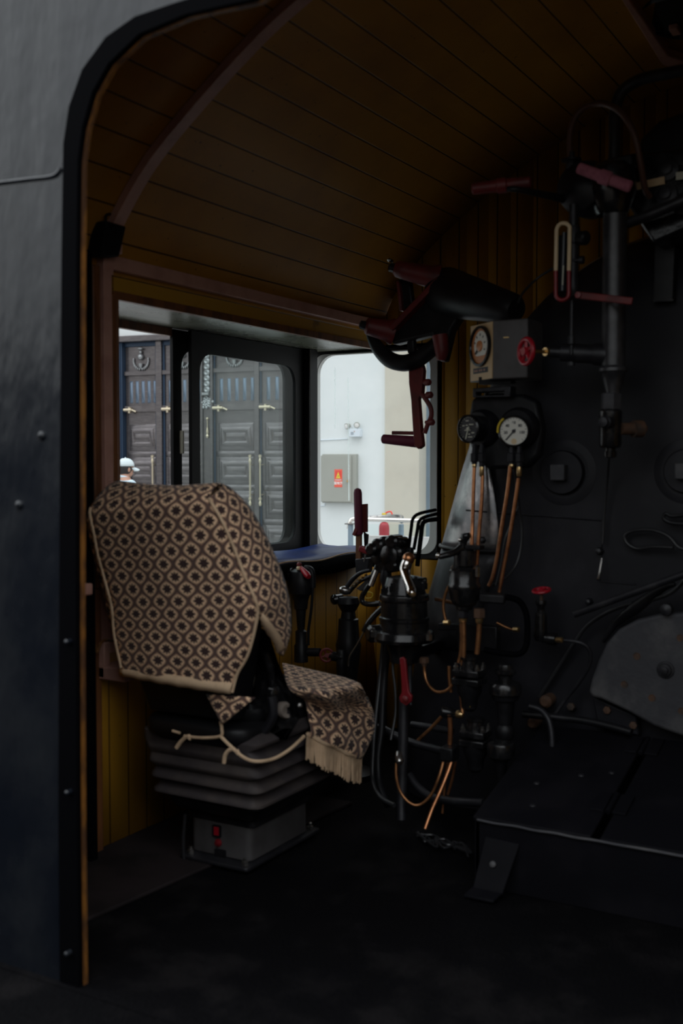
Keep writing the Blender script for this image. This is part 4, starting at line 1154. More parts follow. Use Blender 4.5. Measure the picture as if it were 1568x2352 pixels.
# sheet joints and stay heads on the backhead
mb = MB(); mb.tube([P(*q, X=X0 - .002) for q in ((1070, 1172), (1200, 1182), (1380, 1195))], .003, 6); mb.tube([P(*q, X=X0 - .003) for q in ((1384, 1198), (1376, 1335), (1460, 1342))], .003, 6, False)
mb.tube([P(*q, X=X0 - .003) for q in ((1075, 1258), (1140, 1268))], .003, 6)
mb.build('sheet_joint', M['iron'], boil)
for q, r_ in (((1354, 1381), 9), ((1316, 1625), 9), ((1378, 1265), 10), ((1530, 1400), 13), ((1110, 1240), 9)):
    c = P(*q, X=X0); R_ = S(r_, c); MB().lathe(c + Vector((.004, 0, 0)), (-1, 0, 0), [(R_, 0), (R_, .012), (R_ * .7, .018), (R_ * .7, .03), (0, .034)], 6).build('stay_bolt', M['iron'], boil)
# wash-out plugs
for px, py in ((1295, 1085), (1578, 1082)):
    c = P(px, py, X=X0); r_ = S(50, c)
    f_ = MB().lathe(c + Vector((.006, 0, 0)), (-1, 0, 0), [(S(78, c), 0), (S(76, c), .007), (S(60, c), .012), (S(58, c), .012)], 40).build('boss', M['backhead'], boil)
    MB().lathe(c, (-1, 0, 0), [(r_, 0), (r_ * 1.02, .018), (r_ * .96, .028), (r_ * .4, .03), (0, .03)], 36).build('plug', M['backhead'], f_)
    MB().box(c + Vector((-.045, .002, 0)), (.04, S(33, c), S(36, c))).build('square_head', M['plate'], f_, bevel=.003)

# turret casing on the boiler top
ys_ = [(.93, 1.97), (.93, 2.15), (.915, 2.215), (.86, 2.262), (.75, 2.285), (.6, 2.29), (.3, 2.29), (.3, 1.97)]
tur = thing('turret_casing', 'dark arched turret casing on top of the boiler behind the steam column', 'casing', (3.55, .7, 1.97))
MB().prism([(3.44, y, z) for y, z in ys_], (.5, 0, 0)).build('shell', M['black'], tur, bevel=.02)
q = [P(*p, X=3.30) for p in ((1440, 352), (1590, 338), (1590, 520), (1500, 560), (1440, 470))]
MB().prism(q, (.14, 0, 0)).build('front_box', M['black_gloss'], tur, bevel=.01)
for p in ((1535, 392), (1532, 448), (1568, 470)):
    c = P(*p, X=3.30); MB().lathe(c, (-1, 0, 0), [(S(24, c), 0), (S(24, c), .012), (S(12, c), .016), (S(12, c), .03), (0, .032)], 18).build('cap', M['iron'], tur)
for a, b in (((1462, 428), (1526, 414)), ((1552, 405), (1590, 400))):
    MB().bar(P(*a, X=3.285), P(*b, X=3.285), .004, .022).build('name_strip', M['tan_plate'] if a[0] < 1500 else M['pale_ink'], tur)
MB().tube([P(1440, 512, X=3.24), P(1500, 490, X=3.22), P(1580, 455, X=3.22)], .016, 10).build('spindle', M['iron'], tur)

q = [P(*p, X=3.43) for p in ((1502, 560), (1550, 556), (1545, 690), (1499, 693))]
tag(MB().prism(q, (.05, 0, 0)).build('cover_plate', M['black'], bevel=.003), 'dark hanging cover plate under the turret casing beside the column', 'plate')
tag(MB().tube([P(1500, 692, X=3.425), P(1546, 689, X=3.425)], .003, 6).build('edge_strip', M['plate']), 'pale bare metal edge strip under the dark cover plate', 'strip')
tag(MB().tube([P(1590, 1180, X=3.42), P(1545, 1186, X=3.42), P(1528, 1180, X=3.42), P(1524, 1192, X=3.42), P(1545, 1202, X=3.42), P(1590, 1204, X=3.42)], .006, 8).build('wall_hook', M['black']), 'black steel hook above the dark hose loop', 'hook')
# ================================================================== STEAM COLUMN GROUP
XC = 3.22
col = thing('steam_column', 'thick black vertical steam pipe in front of the right of the backhead', 'pipe', P(1405, 1050, X=XC))
mb = MB(); vl(mb, 1408, XC, [(452, 29), (462, 27), (840, 27), (846, 33), (853, 33), (858, 27), (880, 22), (900, 16), (908, 16)], 28); mb.build('barrel', M['column'], col)
mb = MB(); vl(mb, 1403, XC, [(903, 21), (905, 23), (938, 23), (941, 21)], 6); mb.build('hexagon_nut', M['plate'], col)
mb = MB(); vl(mb, 1401, XC, [(938, 18), (945, 26), (1022, 25), (1028, 22), (1030, 12), (1036, 12), (1037, 15), (1050, 14), (1052, 8)], 24); mb.build('drain_valve', M['black_gloss'], col)
c = P(1392, 970, X=XC - .05); MB().lathe(c, (-1, .1, 0), [(S(15, c), -.02), (S(15, c), .012), (S(11, c), .016), (S(11, c), .028), (0, .03)], 18).build('plug', M['iron'], col)
c = P(1425, 985, X=XC); MB().rod(c, P(1482, 985, X=XC + .06), [(0, .018), (.5, .018), (.5, .026), (.85, .026), (.85, .018), (1, .012)], 14).build('spindle', M['rust'], col)
# head block of the column
hd_ = thing('column_valve', 'rounded black valve head crowning the steam column', 'valve', P(1360, 470, X=XC))
c = P(1352, 432, X=XC); MB().lathe(c + Vector((.06, 0, 0)), (-1, .2, 0), [(S(50, c), -.02), (S(62, c), .0), (S(64, c), .06), (S(56, c), .10), (S(30, c), .12), (0, .125)], 28).build('body', M['black'], hd_)
mb = MB(); vl(mb, 1404, XC, [(378, 40), (390, 52), (440, 56), (470, 46), (486, 40), (494, 34)], 24); mb.build('body', M['black_gloss'], hd_)
MB().prism([P(*p, X=XC - .02) for p in ((1345, 385), (1400, 362), (1452, 352), (1452, 378), (1380, 400))], (.05, 0, 0)).build('bridge', M['black'], hd_, bevel=.006)
MB().lathe(P(1312, 372, X=XC - .02), (0, 0, 1), [(.006, -.02), (.014, -.02), (.014, 0), (.03, .002), (.03, .008), (.01, .01), (.01, .03)], 14).build('union', M['black'], hd_)
MB().lathe(P(1312, 393, X=XC - .02), (0, 0, 1), [(.018, -.03), (.018, .02), (.012, .024)], 6).build('nut', M['iron'], hd_)
rp_ = thing('long_grip', 'dark red grip on a black rod reaching left from the column head', 'handle', P(1160, 440, X=3.0))
a, b = P(1083, 434, X=2.98), P(1220, 418, X=3.03); MB().rod(a, b, [(0, .012), (.02, .017), (.42, .018), (.43, .022), (.58, .022), (.6, .018), (.97, .017), (1, .012)], 14).build('grip', M['red_dark'], rp_)
MB().tube([P(1165, 434, X=3.0), P(1200, 437, X=3.02), P(1296, 457, X=3.19)], [.008, .009, .013], 10).build('rod', M['black'], rp_)
ph_ = tag(MB().rod(P(1326, 385, X=3.08), P(1450, 430, X=3.12), [(0, .012), (.02, .016), (.4, .017), (.42, .021), (.6, .021), (.62, .016), (.97, .017), (1, .013)], 14).build('taped_crossbar', M['pink_tape']), 'faded pink taped cross handle on the column head', 'handle')
pipe('hose', 'thin brown hose arching over the column head', 'hose', [(1311, 372, XC - .02), (1308, 320, XC - .02), (1318, 275, XC - .02), (1345, 246, XC - .02), (1385, 238, XC - .03), (1425, 258, XC - .04), (1455, 305, XC - .04), (1470, 370, XC - .02), (1480, 430, XC + .02), (1492, 452, XC + .05)], .0095, 'hoop')
pipe('overhead_pipe', 'thick black pipe rising from the column head and bending right', 'pipe', [(1408, 400, XC + .05), (1411, 330, XC + .05), (1412, 260, XC + .05), (1425, 215, XC + .05), (1455, 190, XC + .05), (1500, 175, XC + .04), (1590, 158, XC + .02)], .0175, 'iron', n=16)
# red lever across the column
rl_ = thing('column_lever', 'red flat lever crossing the steam column below the gauge glass', 'lever', P(1385, 690, X=3.12))
MB().bar(P(1322, 677, X=3.14), P(1452, 692, X=3.12), .008, .021).build('arm', M['red_dark'], rl_, bevel=.003)
MB().lathe(P(1328, 678, X=3.135), (-1, 0, 0), [(.009, 0), (.009, .008), (0, .009)], 10).build('stud', M['red'], rl_)
# water gauge
wg = thing('water_gauge', 'water gauge glass in a cream and red U shaped frame', 'gauge', P(1292, 692, X=3.14))
XW = 3.14
def uframe(y0, y1, top, bot, m_, nm):
    pts = []
    c0, c1 = P(1294, 528, X=XW), P(1290, 674, X=XW); r_ = S(14, c0)
    out, inn = [], []
    def side_(sgn):
        return [P(1293 + sgn * 15 - (2 if y > 620 else 0), y, X=XW) for y in (y0, y1)]
    L_, R_ = side_(-1), side_(1)
    if top: arc_ = [P(1294 + 15.5 * math.cos(t), 528 - 15.5 * math.sin(t), X=XW) for t in [PI * k / 8 for k in range(9)]]; pts = [L_[1], L_[0]] + list(reversed(arc_))[1:-1] + [R_[0], R_[1]]
    else: arc_ = [P(1291 + 15.5 * math.cos(t), 674 + 15.5 * math.sin(t), X=XW) for t in [PI * k / 8 for k in range(9)]]; pts = [L_[0], L_[1]] + list(reversed(arc_))[1:-1] + [R_[1], R_[0]]
    MB().tube(pts, .0062, 10, False).build(nm, M[m_], wg)
uframe(528, 622, True, False, 'cream', 'upper_frame'); uframe(622, 674, False, True, 'red', 'lower_frame')
MB().cyl(P(1295, 534, X=XW + .004), P(1291, 668, X=XW + .004), .007, 12).build('gauge_glass', M['black_dial'], wg)
MB().cyl(P(1293.5, 610, X=XW - .004), P(1291.5, 655, X=XW - .004), .002, 6).build('water_line', M['pale_ink'], wg)
mb = MB(); mb.prism([P(*p, X=XW + .02) for p in ((1279, 540), (1308, 540), (1306, 668), (1276, 668))], (.02, 0, 0)); mb.build('backing', M['black'], wg, bevel=.003)
mb = MB(); vl(mb, 1316, XW + .03, [(470, 10), (520, 10), (522, 14), (538, 16), (560, 17), (562, 13), (600, 12), (640, 12), (660, 14), (672, 12), (680, 8)], 14); mb.build('stem', M['iron'], wg)
MB().rod(P(1318, 548, X=XW + .03), P(1348, 546, X=XW + .01), [(0, .014), (.4, .014), (.4, .02), (.9, .021), (1, .015)], 12).build('cock', M['black'], wg)
MB().rod(P(1316, 598, X=XW + .02), P(1340, 597, X=XW + .02), [(0, .006), (.6, .006), (.6, .012), (1, .012)], 10).build('cock', M['iron'], wg)
mb = MB(); vl(mb, 1312, XW + .03, [(690, 4), (772, 5), (773, 8), (790, 8), (793, 4), (815, 5)], 10); mb.build('drain_pipe', M['iron'], wg)
# blow-down valve with red wheel
bv = thing('blow_down_valve', 'dark valve with red handwheel on a brass spindle left of the column', 'valve', P(1315, 830, X=3.2))
c0 = P(1208, 807, X=3.10); ax = (P(1320, 808, X=3.22) - c0).normalized(); ax = Vector((.75, -.55, 0)).normalized()
R_ = S(33, c0); w_ = MB().torus(c0, ax, R_ * .86, R_ * .17, 32, 10)
hxx, hyy, _ = frame_of(ax)
for k in range(5):
    t = 2 * PI * k / 5 + .3; w_.tube([c0, c0 + (hxx * math.cos(t) + hyy * math.sin(t)) * R_ * .8], [R_ * .17, R_ * .12], 8, False)
w_.lathe(c0 - ax * .012, ax, [(R_ * .28, 0), (R_ * .3, .004), (R_ * .3, .022), (R_ * .2, .026)], 14)
w_.build('handwheel', M['red_bright'], bv)
c1 = P(1262, 808, X=3.18); MB().rod(c0, c1, [(0, .006), (.8, .006), (.8, .013), (1, .013)], 10).build('spindle', M['brass'], bv)
MB().rod(c1, P(1392, 815, X=XC), [(0, .016), (.2, .016), (.2, .026), (.45, .028), (.75, .028), (.8, .033), (1, .033)], 18).build('body', M['iron'], bv)
mb = MB(); vl(mb, 1312, 3.2, [(800, 16), (828, 14), (830, 9), (840, 9)], 12); mb.build('outlet', M['iron'], bv)

# ================================================================== SPEED RECORDER AND GAUGES
A = P(1133, 736, X=3.26); zt, zb_ = P(1133, 736, X=3.26).z, P(1130, 871, X=3.26).z
dirL = Vector((math.cos(math.radians(51.7)), math.sin(math.radians(51.7)), 0))
def along(p, d, px):
    k = (px - W / 2) / F; a_ = p - CAM
    return p + d * (-(a_.dot(rgt) - k * a_.dot(fwd)) / (d.dot(rgt) - k * d.dot(fwd)))
B = along(A, dirL, 1079); C_ = along(A, Vector((0, -1, 0)), 1212)
sp_ = thing('speed_recorder', 'grey cased speed recorder with tan face and round orange rimmed dial', 'instrument', Vector((A.x + .05, A.y, zb_)))
inx = dirL.cross(Vector((0, 0, 1))); inx = inx if inx.x > 0 else -inx
base = [Vector((p.x, p.y, zb_)) for p in (A, B, B + inx * .08, C_ + Vector((.14, 0, 0)), C_)]
MB().prism(base, (0, 0, zt - zb_)).build('case', M['grey_box'], sp_, bevel=.004)
nf = -inx; wv = (B - A).length; hv = zt - zb_
def fpt(u, v, o=0): return Vector((A.x, A.y, zb_)) + dirL * (wv * u) + Vector((0, 0, hv * v)) + nf * o
MB().prism([fpt(.02, .015), fpt(.93, .015), fpt(.93, .985), fpt(.02, .985)], nf * .003).build('face_plate', M['tan_plate'], sp_)
dc = fpt(.47, .60, .003); dr_ = min(wv * .44, hv * .36)
dl_ = MB().lathe(dc, nf, [(dr_ * .88, 0), (dr_, .001), (dr_ * .98, .010), (dr_ * .86, .010), (dr_ * .84, .006)], 40, False).build('bezel', M['black_gloss'], sp_)
MB().lathe(dc, nf, [(dr_ * .86, .001), (dr_ * .86, .004), (0, .004)], 40).build('rim_ring', M['orange_ring'], dl_)
MB().prism([dc + nf * .0045 + dirL * dr_ * (-.08 + .64 * math.cos(t)) + Vector((0, 0, dr_ * (.06 + .68 * math.sin(t)))) for t in [math.radians(-50 + 280 * k / 24) for k in range(25)]], nf * .001).build('scale', M['white_dial'], dl_)
MB().lathe(dc + nf * .006, nf, [(dr_ * .27, 0), (dr_ * .25, .004), (dr_ * .12, .006), (0, .006)], 20).build('hub', M['orange_ring'], dl_)
MB().bar(dc + nf * .009, dc + nf * .009 + dirL * dr_ * .35 + Vector((0, 0, -dr_ * .36)), .002, .005, up=nf).build('pointer', M['ink'], dl_)
mb = MB()
for t in (20, 55, 95, 130, 165, 200):
    a_ = math.radians(t); o_ = dirL * math.cos(a_) * dr_ * .5 + Vector((0, 0, math.sin(a_) * dr_ * .55)); mb.bar(dc + nf * .0062 + o_ * .9, dc + nf * .0062 + o_ * 1.12, .004, .001, up=nf)
mb.build('tick_marks', M['ink'], dl_)
MB().prism([fpt(.18, .135, .003), fpt(.80, .135, .003), fpt(.80, .23, .003), fpt(.18, .23, .003)], nf * .001).build('name_plate', M['ink'], sp_)
mb = MB()
for u in (.3, .42, .5, .62, .7): mb.prism([fpt(u, .165, .004), fpt(u + .05, .165, .004), fpt(u + .05, .2, .004), fpt(u, .2, .004)], nf * .0005)
mb.build('lettering', M['brown_ink'], sp_)
MB().box(P(1162, 775, X=3.258), (.002, .018, .004)).build('maker_plate', M['brass'], sp_)
br_ = thing('recorder_bracket', 'black slotted bracket between the speed recorder and twin gauges', 'bracket', P(1130, 912, X=3.3))
MB().ring([P(*p, X=3.27) for p in ((1085, 892), (1172, 886), (1172, 911), (1085, 913))], [P(*p, X=3.27) for p in ((1092, 901), (1157, 898), (1157, 907), (1092, 909))], (.05, 0, 0)).build('plate', M['iron'], br_, bevel=.003)
MB().box2(P(1172, 880, X=3.30), P(1110, 868, X=3.34)).build('plate', M['black'], br_)
gm = thing('gauge_mount', 'black cast mounting carrying the twin pressure gauges', 'mount', P(1140, 1080, X=3.36))
q = [P(*p, X=3.31) for p in ((1082, 915), (1130, 903), (1200, 905), (1232, 920), (1245, 985), (1238, 1045), (1210, 1075), (1120, 1078), (1085, 1050), (1070, 985))]
MB().prism(q, (.05, 0, 0)).build('casting', M['black'], gm, bevel=.012)
c = P(1196, 985, X=3.32); MB().lathe(c + Vector((.01, 0, 0)), (-1, .1, 0), [(S(50, c), 0), (S(49, c), .03), (S(42, c), .045)], 32).build('ring', M['black'], gm)
c = P(1112, 985, X=3.32); MB().lathe(c + Vector((.01, 0, 0)), (-1, .3, 0), [(S(46, c), 0), (S(44, c), .03), (S(38, c), .045)], 32).build('ring', M['black'], gm)
def gauge(name, label, px, py, X, ax, rpx, face, ink, hand):
    c = P(px, py, X=X); ax = Vector(ax).normalized(); r = S(rpx, c)
    t = thing(name, label, 'gauge', c)
    MB().lathe(c - ax * .05, ax, [(r * .9, 0), (r * 1.0, .01), (r * 1.06, .04), (r * 1.1, .046), (r * 1.1, .056), (r * 1.0, .06), (r * .97, .058), (r * .96, .052), (0, .052)], 40).build('case', M['black_gloss'], t)
    d = MB().lathe(c, ax, [(r * .955, .001), (r * .955, .003), (0, .003)], 40).build('dial', M[face], t)
    up = Vector((0, 0, 1)); up = (up - ax * up.dot(ax)).normalized(); rx = up.cross(ax)
    mb = MB()
    for k in range(21):
        a = math.radians(225 - 13.5 * k); e = rx * math.cos(a) + up * math.sin(a); l = .14 if k % 4 == 0 else .07
        mb.bar(c + ax * .0032 + e * r * .92, c + ax * .0032 + e * r * (.92 - l), r * .03, .0005, up=ax)
    mb.build('scale_marks', M[ink], d)
    MB().bar(c + ax * .005 - (rx * math.cos(hand) + up * math.sin(hand)) * r * .18 + Vector((0, 0, 0)), c + ax * .005 + (rx * math.cos(hand) + up * math.sin(hand)) * r * .82, r * .09, .001, up=ax).build('pointer', M[ink], t)
    MB().lathe(c + ax * .004, ax, [(r * .13, 0), (r * .13, .004), (0, .005)], 14).build('hub', M[ink], t)
    return t, d, c, ax, r, rx, up
t, d, c, ax, r, rx, up = gauge('pressure_gauge', 'white faced pressure gauge beside the black faced one', 1180, 990, 3.24, (-1, -.18, -.08), 33, 'white_dial', 'ink', math.radians(228))
for k, tx in enumerate(('20', '40', '60', '80', '100')):
    a = math.radians(190 - 50 * k + 0); lettering(tx, r * .27, c + ax * .0036 + (rx * math.cos(a) + up * math.sin(a)) * r * .58, rx, up, M['ink'], 'numeral', d, .0002, .0004)
MB().lathe(c + ax * .003 - up * r * .72, ax, [(r * .2, 0), (r * .2, .0008), (0, .001)], 16).build('seal_mark', M['cream'], d)
MB().tube([c + ax * .008 + (rx * math.cos(math.radians(q_)) + up * math.sin(math.radians(q_))) * r * 1.12 for q_ in (185, 165, 145, 128)], .0035, 6).build('limit_mark', M['yellow'], t)
t, d, c, ax, r, rx, up = gauge('pressure_gauge', 'black faced pressure gauge next to the boiler edge', 1077, 985, 3.24, (-1, .35, -.05), 30, 'black_dial', 'pale_ink', math.radians(250))
mb = MB()
for u, v, w in ((-.1, .62, .3), (-.5, .25, .24), (-.15, .28, .2), (.3, .33, .45), (-.1, -.1, .6), (.45, -.3, .3), (.05, -.4, .2), (.15, -.62, .45)): mb.bar(c + ax * .0036 + rx * r * (u - w / 2) + up * r * v, c + ax * .0036 + rx * r * (u + w / 2) + up * r * v, r * .07, .0005, up=ax)
mb.build('lettering', M['pale_ink'], d)
for px, X, nm in ((1089, 3.25, 'dark double union under the black faced gauge'), (1175, 3.25, 'dark double union under the white faced gauge')):
    g_ = thing('gauge_union', nm, 'pipe fitting', P(px, 1068, X=X))
    for dx, y1 in ((0, 1066), (17, 1072)):
        mb = MB(); vl(mb, px + dx, X, [(1020, 5), (1040, 7), (1042, 10), (1060, 10), (1062, 7), (y1, 7)], 6); mb.build('nut', M['iron'], g_)
        mb = MB(); vl(mb, px + dx, X, [(y1 - 2, 5), (y1 + 4, 6), (y1 + (5 if dx == 0 else 20), 6), (y1 + (8 if dx == 0 else 23), 4)], 10); mb.build('ferrule', M['brass'], g_)
cop = [('leftmost long copper tube dropping from the black faced gauge', [(1089, 1072, 3.25), (1087, 1130, 3.245), (1085, 1200, 3.24), (1083, 1252, 3.23), (1083, 1300, 3.23)]),
       ('second long copper tube dropping from the black faced gauge', [(1108, 1090, 3.25), (1106, 1150, 3.245), (1101, 1210, 3.24), (1097, 1260, 3.235), (1094, 1309, 3.235)]),
       ('long copper tube under the white faced gauge, bent at its foot', [(1172, 1070, 3.25), (1165, 1130, 3.25), (1152, 1210, 3.25), (1141, 1280, 3.25), (1131, 1325, 3.25), (1122, 1346, 3.25)]),
       ('long straight copper tube under the right side of the white faced gauge', [(1191, 1098, 3.25), (1182, 1160, 3.25), (1169, 1240, 3.25), (1157, 1300, 3.25), (1146, 1360, 3.25)])]
for l, pts in cop: pipe('copper_tube', l, 'pipe', pts, .0062, 'copper', 'copper tubes from the gauges')
pipe('wire', 'thin black wire running between the long copper tubes', 'cable', [(1190, 1165, 3.27), (1176, 1200, 3.27), (1160, 1240, 3.26), (1150, 1300, 3.26), (1138, 1345, 3.26)], .0035, 'wire')
pipe('cable', 'thin black cable curving on the backhead right of the copper tubes', 'cable', [(1180, 1070, 3.33), (1193, 1170, 3.40), (1199, 1230, 3.41), (1190, 1285, 3.40), (1165, 1325, 3.36), (1130, 1345, 3.30)], .004, 'wire')
pipe('cable', 'thin black cable looping over the boiler shoulder to the speed recorder', 'cable', [(1270, 616, 3.40), (1235, 638, 3.40), (1212, 660, 3.38), (1198, 676, 3.36), (1190, 695, 3.34)], .004, 'wire')

# ================================================================== REGULATOR LEVER GROUP
XG = 3.72
rg = thing('regulator', 'black regulator gear housing with dark red fork near the ceiling', 'lever gear', P(1000, 800, X=XG))
a, b = P(1186, 712, X=3.52), P(1012, 668, X=XG)
MB().rod(a, b, [(0, S(26, a)), (.05, S(36, a)), (.5, S(50, a)), (.92, S(62, a)), (.97, S(58, a)), (1, S(40, a))], 28).build('housing', M['black'], rg)
MB().prism([P(*p, X=XG - .06) for p in ((1012, 612), (1046, 622), (1060, 720), (1035, 760), (1018, 832), (1006, 828), (990, 770), (900, 792), (892, 768), (930, 720))], (.06, 0, 0)).build('fork_plate', M['black'], rg, bevel=.012)
MB().bar(P(1012, 642, X=XG - .08), P(902, 757, X=XG - .08), .045, .022, up=(0, .5, 1)).build('fork_edge', M['red_dark'], rg, bevel=.004)
for (ax_, ay), (bx_, by) in (((905, 616), (1008, 640)), ((838, 748), (902, 762))):
    a, b = P(ax_, ay, X=XG - .12), P(bx_, by, X=XG - .05)
    MB().rod(a, b, [(0, .020), (.06, .030), (.2, .033), (.8, .041), (.95, .05), (1, .05)], 20).build('fork_hub', M['red_dark'], rg)
    MB().rod(a - (b - a).normalized() * .022, a, [(0, .008), (.2, .016), (1, .018)], 8).build('hub_nut', M['iron'], rg)
MB().lathe(P(901, 600, X=XG - .12), (-1, .2, .1), [(.006, 0), (.008, .02), (0, .03)], 8).build('pin', M['steel'], rg)
MB().bar(P(931, 640, X=XG - .03), P(940, 712, X=XG - .03), .03, .046, up=(0, 1, 0)).build('fork_arm', M['black'], rg, bevel=.006)
MB().bar(P(916, 646, X=XG - .05), P(924, 715, X=XG - .05), .03, .012, up=(0, 1, 0)).build('fork_rib', M['red_dark'], rg, bevel=.004)
MB().bar(P(944, 755, X=XG - .03), P(947, 812, X=XG - .03), .03, .03, up=(0, 1, 0)).build('fork_arm', M['black'], rg, bevel=.006)
MB().tube([P(*p, X=XG - .05) for p in ((850, 765), (868, 800), (895, 826), (928, 834), (960, 824), (985, 806), (1004, 790))], [.018, .026, .031, .032, .032, .030, .028], 14).build('hook', M['black'], rg)
MB().tube([P(*p, X=XG - .08) for p in ((1010, 770), (1014, 805), (1012, 828))], [.03, .026, .016], 12).build('lug', M['red_dark'], rg)
lv = thing('regulator_lever', 'dark red hanging regulator lever with horizontal taped grip', 'lever', P(955, 1025, X=XG))
MB().prism([P(*p, X=XG - .04) for p in ((937, 842), (968, 836), (972, 850), (968, 905), (960, 915), (966, 990), (970, 1024), (960, 1032), (950, 1024), (947, 985), (943, 920), (938, 880))], (.03, 0, 0)).build('arm', M['red_dark'], lv, bevel=.004)
MB().tube([P(*p, X=XG - .035) for p in ((968, 905), (976, 915), (988, 935), (990, 955), (982, 975), (975, 995))], .009, 10).build('latch_link', M['red_dark'], lv)
for p in ((972, 879), (976, 908), (980, 970)):
    c = P(*p, X=XG - .03); MB().rod(c - Vector((0, -.004, 0)), c + Vector((-.012, -.034, 0)), [(0, .007), (.4, .007), (.4, .013), (.85, .013), (1, .008)], 12).build('bolt', M['red_dark'], lv)
a, b = P(878, 1008, X=XG - .02), P(958, 1015, X=XG - .02); MB().rod(a, b, [(0, .013), (.03, .018), (.5, .020), (.97, .022), (1, .02)], 16).build('grip', M['maroon'], lv)
MB().bar(P(900, 994, X=XG - .01), P(955, 995, X=XG - .01), .012, .014).build('trigger', M['red_dark'], lv, bevel=.003)

# ================================================================== BRAKE STANDS AND CONTROLS
# brake valve beside the side wall, behind the seat
XA = 3.45
ba = thing('brake_valve', 'black brake valve with small red handle against the ochre wall behind the seat', 'valve', Vector((P(690, 1500, X=XA).x, P(690, 1500, X=XA).y, .3)))
mb = MB(); vl(mb, 691, XA, [(1306, 12), (1312, 24), (1330, 28), (1345, 30), (1362, 27), (1368, 20), (1380, 17), (1398, 15), (1400, 12), (1440, 9), (1446, 8), (1450, 13), (1478, 13), (1482, 16), (1520, 16)], 20); mb.build('body', M['black'], ba)
MB().rod(P(672, 1316, X=XA), P(656, 1314, X=XA), [(0, .02), (.6, .02), (1, .012)], 12).build('cap', M['black_gloss'], ba)
MB().rod(P(690, 1303, X=XA - .02), P(709, 1325, X=XA - .05), [(0, .006), (.15, .008), (.35, .010), (.8, .013), (1, .009)], 12).build('handle', M['red_bright'], ba)
MB().ball(P(687, 1297, X=XA - .02), .010, 10).build('knob', M['red_dark'], ba)
MB().rod(P(688, 1308, X=XA - .02), P(688, 1299, X=XA - .02), [(0, .012), (.5, .013), (1, .006)], 10).build('collar', M['cream'], ba)
MB().tube([P(*p, X=XA) for p in ((700, 1305), (712, 1308), (717, 1320), (718, 1350))], .012, 10).build('elbow', M['black'], ba)
pipe('thin_pipe', 'thin black pipe dropping beside the wall brake valve', 'pipe', [(718, 1345, XA), (716, 1385, XA), (712, 1420, XA), (708, 1450, XA), (708, 1482, XA)], .0055, 'black')
pipe('cross_pipe', 'thick black pipe running low from the wall brake valve to the dark red wheel', 'pipe', [(680, 1498, XA), (735, 1498, XA + .02)], .016, 'black', smooth=False)
c = P(750, 1505, X=XA); ax = Vector((-.8, -.5, .1)).normalized(); R_ = S(17, c)
w_ = MB().torus(c, ax, R_ * .85, R_ * .16, 24, 8); hx_, hy_, _ = frame_of(ax)
for k in range(4): w_.tube([c, c + (hx_ * math.cos(k * PI / 2 + .4) + hy_ * math.sin(k * PI / 2 + .4)) * R_ * .8], R_ * .14, 6, False)
w_.lathe(c - ax * .008, ax, [(R_ * .3, 0), (R_ * .3, .02)], 10); tag(w_.build('handwheel', M['red_dark']), 'dark red handwheel low against the ochre wall', 'handwheel')
wl = thing('wall_valve', 'black angle valve right of the low dark red handwheel', 'valve', P(785, 1560, X=XA + .02))
MB().rod(P(752, 1506, X=XA + .01), P(790, 1510, X=XA + .02), [(0, .008), (.3, .008), (.3, .018), (.9, .02), (1, .016)], 12).build('bonnet', M['black_gloss'], wl)
mb = MB(); vl(mb, 784, XA + .02, [(1492, 9), (1500, 13), (1540, 12), (1560, 9)], 12); mb.build('body', M['black'], wl)

# reverser lever with grip at the window
XV = 3.70
rv = thing('reverser_lever', 'upright reverser lever with maroon wrapped grip before the window', 'lever', P(828, 1315, X=XV))
MB().rod(P(824, 1228, X=XV), P(821, 1121, X=XV), [(0, .014), (.03, .0165), (.9, .0165), (.97, .013), (1, .004)], 16).build('grip', M['maroon'], rv)
MB().prism([P(*p, X=XV + .02) for p in ((828, 1158), (842, 1157), (842, 1222), (830, 1224))], (.012, 0, 0)).build('trigger', M['red_dark'], rv, bevel=.002)
MB().bar(P(820, 1214, X=XV - .01), P(814, 1230, X=XV - .01), .02, .016).build('catch', M['red_dark'], rv, bevel=.003)
MB().prism([P(*p, X=XV) for p in ((816, 1224), (828, 1224), (828, 1290), (816, 1290))], (.014, 0, 0)).build('shaft', M['brown_wood'], rv, bevel=.002)
MB().prism([P(*p, X=XV + .02) for p in ((834, 1222), (844, 1228), (842, 1256), (836, 1258))], (.012, 0, 0)).build('latch_rod', M['black'], rv, bevel=.002)
MB().prism([P(*p, X=XV - .01) for p in ((815, 1284), (846, 1282), (844, 1316), (816, 1316))], (.04, 0, 0)).build('socket', M['iron'], rv, bevel=.003)
MB().bar(P(826, 1259, X=XV - .02), P(868, 1274, X=XV - .02), .022, .024).build('side_arm', M['red'], rv, bevel=.004)
MB().tube([P(*p, X=XV - .01) for p in ((836, 1290), (838, 1274), (834, 1262))], .004, 6).build('spring', M['steel'], rv)
# toothed quadrant and curved arms left of the main valve
qd = thing('reverser_quadrant', 'worn toothed quadrant with curved bars below the maroon lever', 'quadrant', P(800, 1400, X=3.62))
pts = [(786, 1357), (796, 1348), (810, 1330), (828, 1316), (850, 1310)]
MB().tube([P(*p, X=3.60) for p in pts], [.008, .009, .009, .008, .007], 10).build('outer_bar', M['iron'], qd)
MB().tube([P(*p, X=3.64) for p in ((800, 1362), (822, 1338), (846, 1326), (858, 1322))], .008, 8).build('inner_bar', M['iron'], qd)
MB().rod(P(779, 1354, X=3.58), P(803, 1358, X=3.60), [(0, .008), (.2, .015), (.6, .017), (1, .012)], 12).build('pivot', M['steel'], qd)
MB().prism([P(*p, X=3.64) for p in ((818, 1352), (842, 1330), (856, 1326), (848, 1348), (828, 1358))], (.01, 0, 0)).build('sector_plate', M['grey_box'], qd, bevel=.002)
